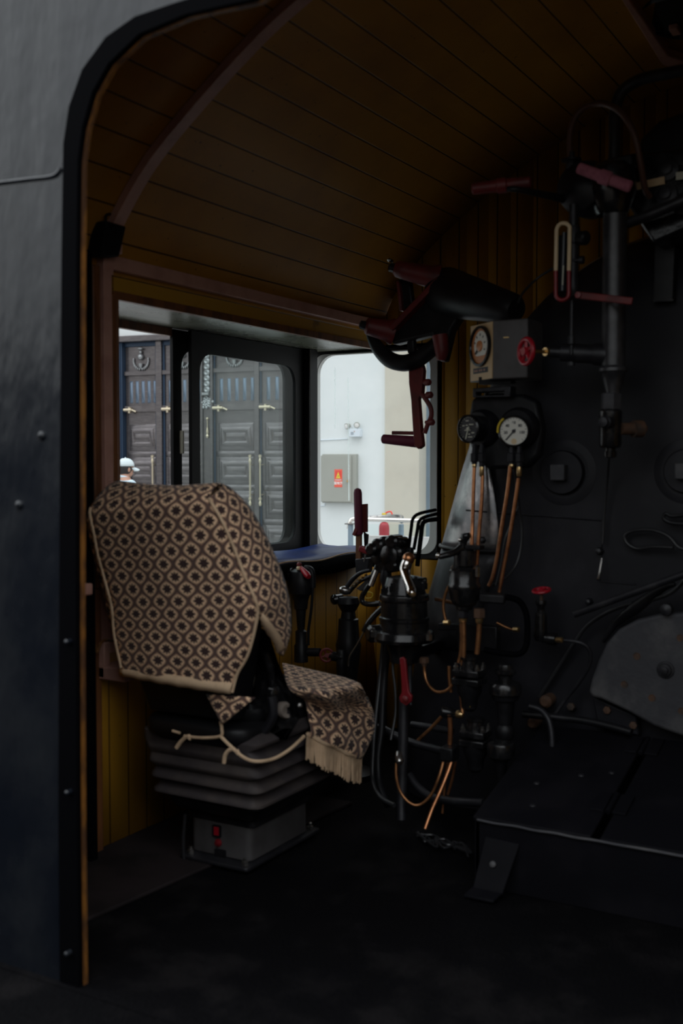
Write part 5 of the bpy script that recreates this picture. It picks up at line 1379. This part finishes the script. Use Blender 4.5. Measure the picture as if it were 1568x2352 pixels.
for k in range(5): MB().box(P(812 + 7 * k, 1345 - 6 * k, X=3.62), (.012, .006, .008)).build('tooth', M['brass'], qd)
MB().tube([P(*p, X=3.50) for p in ((870, 1290), (862, 1310), (855, 1322), (850, 1340), (838, 1358), (831, 1372), (834, 1384), (850, 1388), (872, 1386))], [.009, .010, .009, .009, .010, .010, .010, .010, .010], 10).build('swan_neck_rod', M['black_gloss'], qd)
MB().tube([P(*p, X=3.56) for p in ((838, 1368), (846, 1360), (856, 1364), (852, 1373), (840, 1374))], .0022, 6).build('wire_loop', M['yellow'], qd)
st_ = thing('reverser_stand', 'dark cast stand under the quadrant at the ochre wall', 'stand', Vector((P(790, 1500, X=3.6).x, P(790, 1500, X=3.6).y, 0)))
mb = MB(); vl(mb, 800, 3.6, [(1372, 22), (1385, 27), (1398, 20), (1404, 16), (1420, 18), (1422, 23), (1470, 26), (1480, 30), (1500, 28), (1560, 20)], 18); mb.build('column', M['black'], st_)
p0 = P(800, 1560, X=3.6); MB().lathe((p0.x, p0.y, 0), (0, 0, 1), [(.10, 0), (.10, .02), (.04, .04), (.034, p0.z)], 18).build('foot', M['black'], st_)
MB().lathe(P(774, 1376, X=3.6), (-1, .1, 0), [(.02, -.02), (.02, .02), (.01, .03), (0, .03)], 12).build('boss', M['black_gloss'], st_)
pipe('spout', 'black curved nozzle arm left of the main brake valve', 'pipe', [(880, 1395, 3.30), (862, 1412, 3.29), (845, 1432, 3.28), (836, 1450, 3.28)], .010, 'black_gloss')
pipe('pull_rod', 'thin rod slanting down left of the main brake valve', 'rod', [(836, 1450, 3.28), (820, 1480, 3.28), (803, 1508, 3.28), (800, 1530, 3.28)], .003, 'steel')
# knobbly hand grip block
kb = thing('ratchet_block', 'knobbly black ratchet block above the main brake valve', 'ratchet', P(890, 1300, X=3.42))
for k, (px, py, r_) in enumerate(((858, 1262, 15), (872, 1252, 16), (888, 1248, 17), (905, 1245, 17), (918, 1246, 13), (876, 1278, 22), (898, 1276, 24), (914, 1270, 18), (884, 1300, 18), (905, 1300, 15))):
    c = P(px, py, X=3.40 + .012 * (k % 3)); MB().rod(c - Vector((.02, -.006, 0)), c + Vector((.05, 0, 0)), [(0, S(r_, c) * .7), (.1, S(r_, c)), (.85, S(r_, c)), (1, S(r_, c) * .7)], 12).build('knuckle', M['black_gloss'], kb)
MB().tube([P(*p, X=3.38) for p in ((866, 1310), (858, 1330), (852, 1345))], .010, 8).build('tail', M['steel'], kb)
mb = MB(); vl(mb, 886, 3.42, [(1310, 12), (1330, 14), (1345, 10), (1350, 9)], 12); mb.build('spindle', M['black'], kb)
# three bent conduits
for l, pts in (('outermost black bent conduit entering the boiler shoulder', [(938, 1262, 3.45), (944, 1215, 3.45), (948, 1192, 3.47), (962, 1180, 3.52), (1000, 1171, 3.62)]),
               ('middle black bent conduit entering the boiler shoulder', [(950, 1262, 3.45), (958, 1218, 3.45), (962, 1198, 3.47), (974, 1188, 3.52), (1004, 1180, 3.60)]),
               ('innermost thick black bent conduit entering the boiler shoulder', [(958, 1300, 3.43), (966, 1235, 3.43), (970, 1205, 3.45), (980, 1196, 3.50), (1008, 1192, 3.58)])):
    pipe('conduit', l, 'conduit', pts, .0085 if 'thick' in l else .0062, 'rubber', 'bent black conduits')
cb = MB().box2(P(932, 1258, X=3.43), P(951, 1282, X=3.46)); tag(cb.build('conduit_box', M['black'], bevel=.003), 'small black junction box under the bent conduits', 'box')

# main driver's brake valve
XJ = 3.25
bj = thing('drivers_brake_valve', 'large oily black brake valve with polished swan handle beside the boiler', 'brake valve', Vector((P(928, 1400, X=XJ).x, P(928, 1400, X=XJ).y, 0)))
mb = MB(); vl(mb, 928, XJ, [(1322, 20), (1326, 40), (1345, 46), (1362, 50), (1365, 56), (1374, 58), (1378, 57), (1380, 53), (1415, 54), (1417, 58), (1424, 58), (1426, 56), (1448, 57), (1450, 66), (1464, 70), (1472, 66), (1474, 44), (1500, 36), (1520, 32)], 36); mb.build('valve_body', M['black_gloss'], bj)
p0 = P(928, 1505, X=XJ); MB().box2((p0.x, p0.y - .03, p0.z - .02), (3.62, p0.y + .03, p0.z + .02)).build('support_arm', M['black'], bj, bevel=.006)
for px, py in ((881, 1358), (900, 1352), (975, 1345), (890, 1378), (858, 1455), (866, 1466), (930, 1470), (985, 1462)):
    c = P(px, py, X=XJ - .06); MB().lathe(c, (0, 0, 1), [(.011, -.012), (.011, .008), (.006, .01), (.006, .018), (0, .019)], 6).build('stud_nut', M['steel'] if py > 1400 else M['black_gloss'], bj)
MB().lathe(P(862, 1455, X=XJ - .02), (-.6, .5, 0), [(.03, -.04), (.03, .02), (.02, .03), (0, .03)], 14).build('side_boss', M['black_gloss'], bj)
h_ = MB().tube([P(*p, X=x) for p, x in (((938, 1283), 3.24), ((933, 1296), 3.235), ((930, 1310), 3.23), ((934, 1328), 3.21), ((940, 1344), 3.19), ((945, 1358), 3.17), ((948, 1366), 3.16))], [.016, .019, .019, .0145, .0155, .017, .011], 14).build('handle', M['chrome'], bj)
MB().ball(P(938, 1283, X=3.24), .021, 14).build('ball', M['copper'], h_)
MB().torus(P(941, 1346, X=3.187), Vector((-.6, 0, -.8)), .0125, .0025, 20, 6).build('band', M['copper'], h_)
MB().box(P(955, 1342, X=3.27), (.10, .04, .04)).build('quadrant', M['black'], bj, bevel=.006)
# straight red lever under it
rl2 = thing('cut_out_lever', 'red tapering lever hanging below the main brake valve', 'lever', P(930, 1615, X=3.12))
MB().prism([P(*p, X=3.12) for p in ((917, 1512), (924, 1509), (930, 1516), (934, 1560), (938, 1590), (945, 1600), (944, 1612), (932, 1621), (919, 1613), (916, 1602), (922, 1590), (921, 1560))], (.012, 0, 0)).build('arm', M['red'], rl2, bevel=.002)
MB().lathe(P(931, 1605, X=3.118), (-1, 0, 0), [(.011, 0), (.011, .006), (.005, .01), (0, .01)], 14).build('pivot', M['red_dark'], rl2)
# second brake valve
XL_ = 3.20
bl = thing('engine_brake_valve', 'smaller black engine brake valve with polished handle beside the copper tubes', 'brake valve', P(1068, 1445, X=XL_))
mb = MB(); vl(mb, 1066, XL_, [(1258, 14), (1262, 18), (1264, 24), (1298, 24), (1302, 20), (1305, 28), (1310, 34), (1338, 35), (1342, 38), (1352, 38), (1356, 36), (1378, 32), (1388, 27), (1392, 20), (1400, 18)], 28); mb.build('valve_body', M['black_gloss'], bl)
h_ = MB().tube([P(*p, X=x) for p, x in (((1060, 1258), 3.18), ((1045, 1268), 3.16), ((1028, 1274), 3.14), ((1008, 1279), 3.12))], [.013, .011, .011, .009], 12).build('handle', M['black_gloss'], bl)
MB().ball(P(1006, 1276, X=3.118), .0085, 10).build('tip', M['chrome'], h_)
MB().tube([P(*p, X=XL_) for p in ((1062, 1262), (1063, 1245), (1070, 1230), (1070, 1224))], [.014, .013, .016, .010], 12).build('catch', M['black_gloss'], bl)
MB().ball(P(1056, 1240, X=XL_ - .016), .007, 10).build('screw_head', M['chrome'], bl)
MB().box(P(1090, 1257, X=XL_), (.04, .05, .014)).build('bridge', M['black'], bl, bevel=.003)
for px in (1040, 1096):
    c = P(px, 1310, X=XL_ - .02); MB().lathe(c, (0, 0, 1), [(.008, -.02), (.008, .012), (.004, .014), (0, .02)], 6).build('stud_nut', M['steel'], bl)
for px, m_ in ((1063, 'iron'), (1100, 'rust')):
    mb = MB(); vl(mb, px, XL_, [(1398, 13), (1402, 14), (1418, 14), (1420, 10)], 6); mb.build('union_nut', M[m_], bl)
    mb = MB(); vl(mb, px, XL_, [(1418, 9), (1428, 9), (1432, 7)], 12); mb.build('ferrule', M['brass'], bl)
MB().bar(P(1100, 1372, X=3.22), P(1160, 1376, X=3.24), .04, .03).build('side_pipe_block', M['black'], bl, bevel=.006)
for l, pts, r_ in (('short copper tube between the engine brake valve and the block below, left of two', [(1059, 1428, 3.20), (1060, 1470, 3.20), (1058, 1500, 3.20), (1053, 1522, 3.20)], .0062),
                   ('thick copper tube dropping onto the relay valve block', [(1064, 1428, 3.19), (1065, 1470, 3.19), (1064, 1505, 3.19), (1063, 1528, 3.19)], .008),
                   ('thick copper tube under the rusty nut of the engine brake valve', [(1101, 1428, 3.20), (1099, 1460, 3.20), (1095, 1502, 3.20)], .0085),
                   ('thin curved copper tube left of the engine brake valve', [(1031, 1345, 3.22), (1021, 1370, 3.22), (1018, 1395, 3.22), (1022, 1420, 3.22), (1025, 1428, 3.22)], .005),
                   ('short dull copper tube crossing behind the engine brake valve', [(1000, 1376, 3.30), (1020, 1380, 3.29), (1045, 1386, 3.27)], .006),
                   ('short copper tube slanting to a brass nut on the backhead', [(1140, 1430, 3.36), (1160, 1440, 3.37), (1178, 1447, 3.38)], .0045)):
    pipe('copper_tube', l, 'pipe', pts, r_, 'copper_dull', 'copper tubes among the brake valves')
for (px, py, X), l in (((1026, 1430, 3.22), 'brass nut at the foot of the thin curved copper tube'), ((1185, 1446, 3.38), 'brass nut on the backhead at the end of a slanting copper tube'), ((1284, 1470, 3.30), 'brass nut where the grey pipe leaves the red wheel valve')):
    c = P(px, py, X=X); tag(MB().lathe(c, (-.3, -1, .1), [(.007, -.012), (.009, -.01), (.009, .01), (.006, .012)], 8).build('brass_nut', M['brass']), l, 'nut')
mt_ = MB().prism([P(*p, X=3.30) for p in ((1005, 1432), (1140, 1440), (1140, 1500), (1050, 1495), (1046, 1448), (1005, 1448))], (.04, 0, 0)); tag(mt_.build('mounting_plate', M['black'], bevel=.004), 'black steel mounting plate behind the engine brake valve tubes', 'plate')
pipe('hose', 'thick black hose looping right of the engine brake valve', 'hose', [(1128, 1374, 3.24), (1165, 1372, 3.26), (1193, 1382, 3.28), (1208, 1410, 3.29), (1211, 1450, 3.29), (1207, 1485, 3.28), (1190, 1502, 3.27), (1150, 1500, 3.26), (1112, 1492, 3.25)], .010, 'rubber', n=12)

# relay valves and pipework low down
def relay(name, label, px, py, X, w=32):
    t = thing(name, label, 'valve', P(px, py + 95, X=X))
    c = P(px, py, X=X); u = S(1, c)
    mb = MB(); mb.box(c + Vector((0, 0, u * -8)), (u * 56, u * w * 2, u * 16)); mb.box(c + Vector((0, 0, u * -28)), (u * 58, u * w * 2.06, u * 16)); mb.build('flange', M['black_gloss'], t, bevel=.004)
    mb = MB(); mb.lathe(c + Vector((0, 0, 0)), (0, 0, 1), [(u * 20, 0), (u * 18, u * 20), (u * 21, u * 22), (u * 21, u * 28), (u * 10, u * 30)], 20); mb.build('cap', M['black_gloss'], t)
    mb = MB(); mb.lathe(c - Vector((0, 0, u * 34)), (0, 0, -1), [(u * 29, 0), (u * 28, u * 20), (u * 20, u * 34), (u * 18, u * 56), (u * 10, u * 64)], 24); mb.build('body', M['black'], t)
    for s_ in (-1, 1):
        for sx_ in (-1, 1):
            p = c + Vector((sx_ * u * 18, s_ * u * (w - 6), 0)); MB().lathe(p, (0, 0, 1), [(u * 6, 0), (u * 6, u * 7), (u * 3.5, u * 8), (u * 3.5, u * 14), (0, u * 15)], 6).build('stud_nut', M['steel'], t)
    return t
relay('relay_valve', 'black relay valve block under the copper tubes', 1078, 1536, 3.20)
relay('relay_valve', 'lower black relay valve block beside the yellow taped tube', 1092, 1676, 3.20, 30)
def pot(name, label, cx, X, prof, prof2, z0=None):
    t = thing(name, label, 'valve', P(cx, prof2[-1][0], X=X))
    mb = MB(); vl(mb, cx, X, prof, 24); mb.build('cap', M['black_gloss'], t)
    mb = MB(); vl(mb, cx, X, prof2, 24); mb.build('body', M['black'], t)
    return t
pot('pressure_pot', 'round black capped valve right of the relay valve block', 1160, 3.22, [(1526, 16), (1530, 17), (1537, 18), (1540, 24), (1546, 24), (1550, 18), (1560, 15), (1566, 15), (1568, 34), (1574, 38), (1592, 38), (1596, 34)], [(1596, 33), (1606, 30), (1610, 22), (1650, 18), (1664, 16), (1672, 22), (1690, 22), (1698, 16)])
pot('drain_pot', 'small round black pot below the capped valve near the foot plate', 1150, 3.18, [(1700, 12), (1706, 30), (1714, 33), (1736, 31), (1744, 22)], [(1744, 21), (1752, 14), (1790, 11), (1800, 8)])
vb = thing('angle_cock', 'black angle cock with brass union beside the yellow tape', 'valve', P(1035, 1650, X=3.18))
MB().rod(P(1012, 1634, X=3.17), P(1046, 1640, X=3.19), [(0, .012), (.1, .018), (.5, .02), (.8, .016), (1, .012)], 12).build('body', M['black_gloss'], vb)
MB().rod(P(1046, 1640, X=3.19), P(1063, 1642, X=3.19), [(0, .01), (.4, .014), (1, .010)], 10).build('union', M['brass'], vb)
MB().bar(P(1072, 1606, X=3.18), P(1078, 1624, X=3.18), .006, .008).build('yellow_tag', M['yellow'], vb)
MB().ball(P(1057, 1588, X=3.18), .006, 8).build('tip', M['yellow'], vb)
pc = 'copper tubes under the relay valves'
for l, pts, r_ in (('copper tube hanging in a loop under the mounting plate', [(974, 1524, 3.22), (975, 1545, 3.22), (982, 1570, 3.21), (1000, 1588, 3.20), (1020, 1588, 3.20), (1037, 1575, 3.20), (1044, 1555, 3.20)], .0052),
                   ('upright copper tube left of the relay valve block', [(1031, 1530, 3.22), (1032, 1560, 3.22), (1036, 1590, 3.22)], .006),
                   ('orange copper tube running down from the angle cock to the pipe clamp', [(1033, 1648, 3.16), (1034, 1680, 3.16), (1033, 1710, 3.16)], .008),
                   ('copper tube running up from the angle cock behind the relay valve', [(1062, 1640, 3.19), (1060, 1610, 3.20), (1055, 1580, 3.20)], .006),
                   ('long copper tube slanting down left to the floor from the pipe clamp', [(1040, 1738, 3.14), (1030, 1770, 3.12), (1012, 1815, 3.09), (992, 1860, 3.06), (976, 1904, 3.03)], .0065),
                   ('copper tube hanging in a deep loop left of the pipe clamp', [(910, 1752, 3.10), (910, 1785, 3.09), (920, 1820, 3.09), (942, 1845, 3.09), (965, 1848, 3.10), (990, 1825, 3.11), (1008, 1785, 3.12), (1018, 1750, 3.14)], .005),
                   ('straight dull copper tube right of the long slanting one', [(1046, 1750, 3.18), (1038, 1790, 3.18), (1028, 1825, 3.18)], .005),
                   ('dull copper tube behind the long slanting one', [(1028, 1752, 3.20), (1022, 1800, 3.20), (1016, 1868, 3.19)], .005),
                   ('dull copper tube slanting behind the dark lower pipes', [(1016, 1644, 3.26), (990, 1672, 3.26), (960, 1700, 3.26)], .006)):
    pipe('copper_tube', l, 'pipe', pts, r_, 'copper' if 'long' in l or 'orange' in l else 'copper_dull', pc)
c = P(974, 1518, X=3.22); tag(MB().lathe(c, (0, 0, -1), [(.012, -.012), (.016, -.01), (.016, .006), (.009, .008), (.009, .016)], 8).build('pipe_union', M['rust']), 'brownish pipe union at the top of the hanging copper loop', 'pipe fitting')
c = P(917, 1746, X=3.08); tag(MB().lathe(c, (-.6, -.4, -.5), [(.010, -.03), (.014, -.012), (.014, .004), (.010, .012), (0, .014)], 10).build('pipe_union', M['steel']), 'bright pipe union at the left end of the deep copper loop', 'pipe fitting')
mb = MB(); mb.box2(P(1008, 1716, X=3.12), P(1056, 1742, X=3.18)); tag(mb.build('pipe_clamp', M['black'], bevel=.006), 'black clamp block gripping the lower copper tubes', 'clamp')
dp = 'dark pipes low beside the seat'
for l, pts, r_, m_ in (('thick dark pipe standing left among the lower pipes', [(927, 1600, 3.20), (926, 1680, 3.18), (924, 1760, 3.16), (922, 1830, 3.14), (922, 1884, 3.12)], .017, 'iron'),
                   ('dark pipe sloping behind the pipe clamp', [(870, 1668, 3.30), (930, 1700, 3.26), (990, 1718, 3.23), (1018, 1726, 3.20)], .013, 'iron'),
                   ('dark pipe curving low to the foot plate', [(940, 1780, 3.22), (958, 1806, 3.20), (990, 1830, 3.18), (1040, 1840, 3.16), (1110, 1844, 3.14)], .013, 'iron'),
                   ('black cable curving down beside the seat fringe', [(880, 1470, 3.34), (872, 1560, 3.32), (862, 1660, 3.26), (857, 1720, 3.22), (856, 1790, 3.18), (872, 1830, 3.12), (905, 1850, 3.08)], .008, 'wire'),
                   ('black cable hanging straight behind the red tapering lever', [(904, 1480, 3.27), (902, 1536, 3.25), (907, 1580, 3.24), (908, 1640, 3.22), (897, 1700, 3.18)], .005, 'wire'),
                   ('dark upright pipe left of the red tapering lever', [(892, 1470, 3.32), (884, 1540, 3.32), (880, 1600, 3.30), (876, 1680, 3.26), (868, 1740, 3.22), (872, 1800, 3.18), (890, 1850, 3.12)], .012, 'black'),
                   ('dark pipe right of the red tapering lever', [(940, 1500, 3.24), (941, 1560, 3.24), (942, 1620, 3.22)], .009, 'iron'),
                   ('dark crossing pipe under the angle cock', [(945, 1664, 3.28), (985, 1670, 3.27), (1040, 1680, 3.26)], .011, 'iron')):
    pipe('dark_pipe', l, 'pipe', pts, r_, m_, dp)
rnd = random.Random(11); mb = None
for k in range(6):
    z = .006 + .004 * k
    pts = [P(968 + rnd.uniform(-14, 14) + 21 * j, 1915 + rnd.uniform(-8, 8) + 6.5 * j + 4 * k * (j % 2), Z=z) for j in range(6)]
    if mb is None: mb = 1
    tag(MB().tube(pts, .0035, 6).build('loose_wire', M['wire']), 'loose dark wires trailing on the floor toward the foot plate', 'wire', 'loose wires on the floor')

# ================================================================== RED WHEEL VALVE AND RODS ON THE BACKHEAD
XR2 = 3.36
rw = thing('globe_valve', 'small globe valve with bright red handwheel on the backhead', 'valve', P(1243, 1475, X=XR2))
c = P(1243, 1356, X=XR2); R_ = S(22, c); axw = Vector((-.22, .05, 1)).normalized()
w_ = MB().torus(c, axw, R_ * .88, R_ * .15, 28, 8); hx_, hy_, _ = frame_of(axw)
for k in range(5): w_.tube([c - axw * .004, c + (hx_ * math.cos(k * 1.2566) + hy_ * math.sin(k * 1.2566)) * R_ * .85], R_ * .12, 6, False)
w_.lathe(c - axw * .012, axw, [(R_ * .2, 0), (R_ * .34, .006), (R_ * .3, .018), (R_ * .12, .022)], 12); w_.build('handwheel', M['red_bright'], rw)
mb = MB(); vl(mb, 1243, XR2, [(1358, 3), (1378, 4)], 8); mb.build('spindle', M['rust'], rw)
mb = MB(); vl(mb, 1242, XR2, [(1378, 12), (1386, 13), (1394, 8), (1404, 9), (1408, 13), (1440, 14), (1462, 16), (1472, 12)], 14); mb.build('body', M['black_gloss'], rw)
MB().rod(P(1246, 1464, X=XR2), P(1284, 1470, X=XR2), [(0, .016), (.3, .016), (.35, .021), (.8, .021), (.85, .013), (1, .009)], 12).build('outlet', M['black_gloss'], rw)
pipe('grey_pipe', 'thin grey pipe bending down from the red wheel valve', 'pipe', [(1286, 1470, XR2), (1322, 1474, XR2), (1346, 1484, XR2 + .01), (1356, 1506, XR2 + .02), (1350, 1535, XR2 + .03), (1328, 1570, XR2 + .04), (1300, 1605, XR2 + .05), (1275, 1640, XR2 + .05)], .0062, 'iron')
pipe('cable', 'long dark cable sweeping from low left up past the round plate', 'cable', [(1238, 1602, 3.44), (1275, 1545, 3.44), (1318, 1478, 3.43), (1350, 1436, 3.42), (1400, 1404, 3.40), (1460, 1384, 3.38), (1510, 1374, 3.36), (1550, 1355, 3.34), (1590, 1310, 3.32)], .0065, 'wire')
pipe('push_rod', 'thick dark rod slanting up right across the backhead', 'rod', [(1319, 1411, 3.33), (1590, 1312, 3.28)], .0115, 'iron', smooth=False, n=14)
pipe('flat_strap', 'dark strap lying between the slanting rod and the round plate', 'strap', [(1385, 1474, 3.42), (1415, 1430, 3.40), (1460, 1395, 3.38), (1520, 1352, 3.36), (1550, 1342, 3.35)], [.006, .012, .02, .012, .006], 'black')
pipe('hose', 'thin dark hose loop lying against the backhead', 'hose', [(1546, 1258, 3.42), (1500, 1256, 3.43), (1462, 1260, 3.44), (1438, 1246, 3.44), (1437, 1228, 3.44), (1460, 1218, 3.43), (1500, 1218, 3.42), (1535, 1232, 3.41), (1560, 1258, 3.40), (1590, 1262, 3.40)], .006, 'wire')
pipe('cable', 'thin dark cable running down the backhead under the steam column', 'cable', [(1398, 1052, 3.36), (1394, 1110, 3.42), (1388, 1180, 3.44), (1384, 1250, 3.44)], .0035, 'wire')
MBx = MB().tube([P(1382, 1282, X=3.44), P(1376, 1318, X=3.42), P(1373, 1332, X=3.41)], [.003, .004, .006], 8); tag(MBx.build('try_cock', M['steel']), 'tiny bright try cock below the dark cable on the backhead', 'cock')
pipe('lower_pipe', 'dark pipe along the base of the backhead above the foot plate', 'pipe', [(1200, 1640, 3.36), (1280, 1648, 3.38), (1340, 1655, 3.38), (1400, 1668, 3.37), (1450, 1682, 3.36)], .012, 'black')
pipe('bent_pipe', 'grey bent pipe dropping behind the foot plate by the capped valve', 'pipe', [(1215, 1622, 3.30), (1240, 1630, 3.30), (1258, 1650, 3.29), (1266, 1682, 3.28), (1268, 1720, 3.27)], .010, 'iron')
for px, py, r_, l in ((1252, 1612, 15, 'rusty lump on the backhead left of the bent pipe'), (1222, 1662, 13, 'rusty plug under the bent pipe')):
    c = P(px, py, X=3.42); tag(MB().lathe(c + Vector((.05, 0, 0)), (-1, 0, 0), [(S(r_, c), 0), (S(r_, c), .05), (S(r_ * .6, c), .06), (0, .06)], 14).build('rusty_plug', M['rust']), l, 'plug')

# ================================================================== FIRE DOOR
XD = 3.38
fd = thing('fire_door', 'big grey dusty iron fire door plate with round holes', 'fire door', P(1500, 1690, X=XD))
ol_ = [(1351, 1590), (1358, 1560), (1372, 1520), (1392, 1478), (1420, 1446), (1460, 1424), (1510, 1412), (1560, 1408), (1640, 1410), (1700, 1440), (1720, 1500), (1720, 1640), (1680, 1720), (1620, 1712), (1568, 1692), (1500, 1668), (1440, 1634), (1380, 1606), (1360, 1602)]
MB().prism([P(*p, X=XD) for p in ol_], (.045, 0, 0)).build('plate', M['plate'], fd, bevel=.012, seg=3)
for p in ((1462, 1507), (1434, 1572), (1497, 1603), (1562, 1465), (1565, 1633)):
    c = P(*p, X=XD); MB().lathe(c + Vector((.002, 0, 0)), (-1, 0, 0), [(S(8, c), 0.0), (S(8.5, c), .0035), (S(8.5, c), .004), (S(7, c), .0035), (S(6.6, c), .0025), (0, .0025)], 18).build('vent_hole', M['rust'], fd)
c = P(1528, 1538, X=XD); MB().lathe(c, (-1, 0, 0), [(S(20, c), 0), (S(20, c), .005), (S(15, c), .006), (S(14, c), .012), (S(8, c), .013), (S(8, c), .022), (0, .024)], 24).build('centre_bolt', M['iron'], fd)
fh = MB().lathe(P(1530, 1400, X=XD - .01), (-1, 0, 0), [(.018, -.02), (.018, .012), (.010, .016), (0, .018)], 16); fh.build('hinge_pin', M['iron'], fd)
fr_ = thing('fire_hole_frame', 'dark iron frame under the grey fire door plate', 'frame', P(1420, 1690, X=3.42))
MB().prism([P(*p, X=3.425) for p in ((1360, 1600), (1460, 1645), (1466, 1690), (1372, 1672))], (.045, 0, 0)).build('lower_bar', M['backhead'], fr_, bevel=.005)
for p in ((1395, 1630), (1455, 1665), (1312, 1622)):
    c = P(*p, X=3.425); MB().lathe(c, (-1, 0, 0), [(S(9, c), 0), (S(9, c), .01), (0, .012)], 6).build('bolt', M['rust'], fr_)

# ================================================================== FOOT PLATE IN FRONT OF THE FIREBOX
XS = 2.83
fpn = thing('foot_plate', 'low black steel step box with sloping tread before the firebox', 'step', (3.1, .6, 0))
yl = P(1090, 1885, X=XS).y; zt_ = .19
MB().box2((XS, -.6, 0.001), (XS + .012, yl, zt_)).build('front_panel', M['step'], fpn, bevel=.002)
tl = P(1205, 1695, X=3.27); tl.y = yl + .005
MB().prism([(XS - .004, yl + .004, zt_), (XS - .004, .86, zt_ + .001), (3.40, .86, .335), (3.40, yl + .004, .335)], (0, 0, .012)).build('tread', M['step'], fpn, bevel=.003)
MB().prism([(XS - .004, .835, zt_), (XS - .004, -.6, zt_ + .001), (3.40, -.6, .335), (3.40, .835, .335)], (0, 0, .012)).build('tread', M['step'], fpn, bevel=.003)
MB().prism([(XS, yl - .004, .001), (XS, yl - .004, zt_), (3.40, yl - .004, .335), (3.40, yl - .004, .001)], (0, -.01, 0)).build('side_panel', M['step'], fpn)
dx = Vector((3.40 - XS, 0, .335 - zt_)).normalized()
for t in (.12, .47):
    b_ = Vector((XS, .85, zt_ + .014)) + dx * t
    h_ = MB()
    for s_ in (-1, 1):
        y0, y1 = .85 + s_ * .012, .85 + s_ * .05
        h_.prism([b_ + Vector((0, y0 - .85, 0)), b_ + Vector((0, y1 - .85, 0)), b_ + dx * .10 + Vector((0, y1 - .85, 0)), b_ + dx * .10 + Vector((0, y0 - .85, 0))], (0, 0, .006))
    h_.tube([b_ + Vector((0, 0, .003)), b_ + dx * .10 + Vector((0, 0, .003))], .008, 8, False); h_.build('hinge', M['step'], fpn, bevel=.001)
MB().tube([Vector((XS - .006, y, zt_ + .004 + .0012 * math.sin(y * 60))) for y in [yl - .01 - k * (yl + .5) / 30 for k in range(30)]], .0035, 6).build('weld_bead', M['plate'], fpn)
for k, (t, y) in enumerate(((.22, 1.09), (.30, .98), (.10, 1.06), (.34, .90))):
    p = Vector((XS, y, zt_ + .012)) + dx * t; MB().lathe(p, (0, 0, 1), [(.010, 0), (.009, .003), (.004, .005), (0, .005)], 12).build('rivet', M['iron'], fpn)
y0, y1 = P(1108, 1950, X=XS - .01).y, P(1190, 1960, X=XS - .01).y
gs = MB().prism([(XS - .001, y0, zt_ - .035), (XS - .001, y1 + .01, zt_ - .04), (XS - .045, y1 + .035, .012), (XS - .10, y1 + .05, .002), (XS - .10, y0 + .015, .002), (XS - .045, y0 + .005, .012)], (0.0, 0, -.0)) if False else MB()
A_ = [Vector((XS - .002, y0 - .005, zt_ - .04)), Vector((XS - .002, y1 + .0, zt_ - .045)), Vector((XS - .055, y1 + .03, .012)), Vector((XS - .055, y0 + .012, .012))]
nA = (A_[1] - A_[0]).cross(A_[3] - A_[0]).normalized()
gs.prism(A_, nA * .008); gs.prism([A_[3], A_[2], A_[2] + Vector((-.05, .005, -.006)), A_[3] + Vector((-.05, .005, -.006))], (0, 0, .008)); g_ = gs.build('gusset', M['step'], fpn, bevel=.002)
c = A_[0].lerp(A_[2], .48) + nA * (.008 if nA.x < 0 else -.002); MB().lathe(c, nA if nA.x < 0 else -nA, [(.009, 0), (.009, .004), (.004, .007), (0, .007)], 8).build('bolt', M['plate'], g_)

# ceiling hatch over the fireman's side
ch = thing('ceiling_hatch', 'dim wooden roof hatch frame with round vent at the top right', 'hatch', (3.3, .95, 2.65))
q = [(1420, -10), (1520, 150), (1600, 175), (1600, 150), (1535, 128), (1440, -10)]
def roofpt(px, py, drop=.0):
    best = None
    for k in range(400):
        t = 1.5 + k * .01; p = CAM + ray(px, py) * t
        if -1 < p.y < 2.3 and p.z > zroof(p.y) - .015 - drop: return p
    return p
fr1 = [roofpt(*p, .02) for p in q]
MB().prism(fr1, (0, 0, .03)).build('frame', M['pink'], ch, bevel=.005)
c = roofpt(1580, 30, .01); MB().lathe(c + Vector((0, 0, .02)), (-.1, .15, -1), [(.16, 0), (.165, .03), (.15, .045), (.14, .03), (0, .03)], 36).build('vent_ring', M['black'], ch)
MB().box(roofpt(1550, 68, .02), (.06, .03, .02)).build('catch', M['pink'], ch, bevel=.004)

# ================================================================== LIGHT
wd = bpy.data.worlds.new('sky'); SC.world = wd; wd.use_nodes = True
nt = wd.node_tree; bg = nt.nodes['Background']
E.nt = nt
tc = nt.nodes.new('ShaderNodeTexCoord'); sp = nt.nodes.new('ShaderNodeSeparateXYZ'); nt.links.new(tc.outputs['Generated'], sp.inputs[0])
el = E(sp.outputs[2])
skyc = mixc(sstep(el, -.05, .03), (.10, .095, .09), (.52, .54, .54))       # ground, then the hazy skyline of buildings
skyc = mixc(sstep(el, .10, .45), skyc, (.90, .95, .98))                    # overcast sky overhead
skyc = mixc(sstep(el, .5, .95), skyc, (1.7, 1.78, 1.85))                   # brighter zenith
nt.links.new(skyc.k, bg.inputs[0]); bg.inputs[1].default_value = 1.62

vs_ = SC.view_settings
vs_.view_transform = 'Standard'; vs_.look = 'None'; vs_.exposure = -0.12; vs_.gamma = 1.0; vs_.use_curve_mapping = False
SC.cycles.max_bounces = 10; SC.cycles.diffuse_bounces = 6; SC.cycles.transparent_max_bounces = 16
SC.cycles.caustics_reflective = False; SC.cycles.caustics_refractive = False
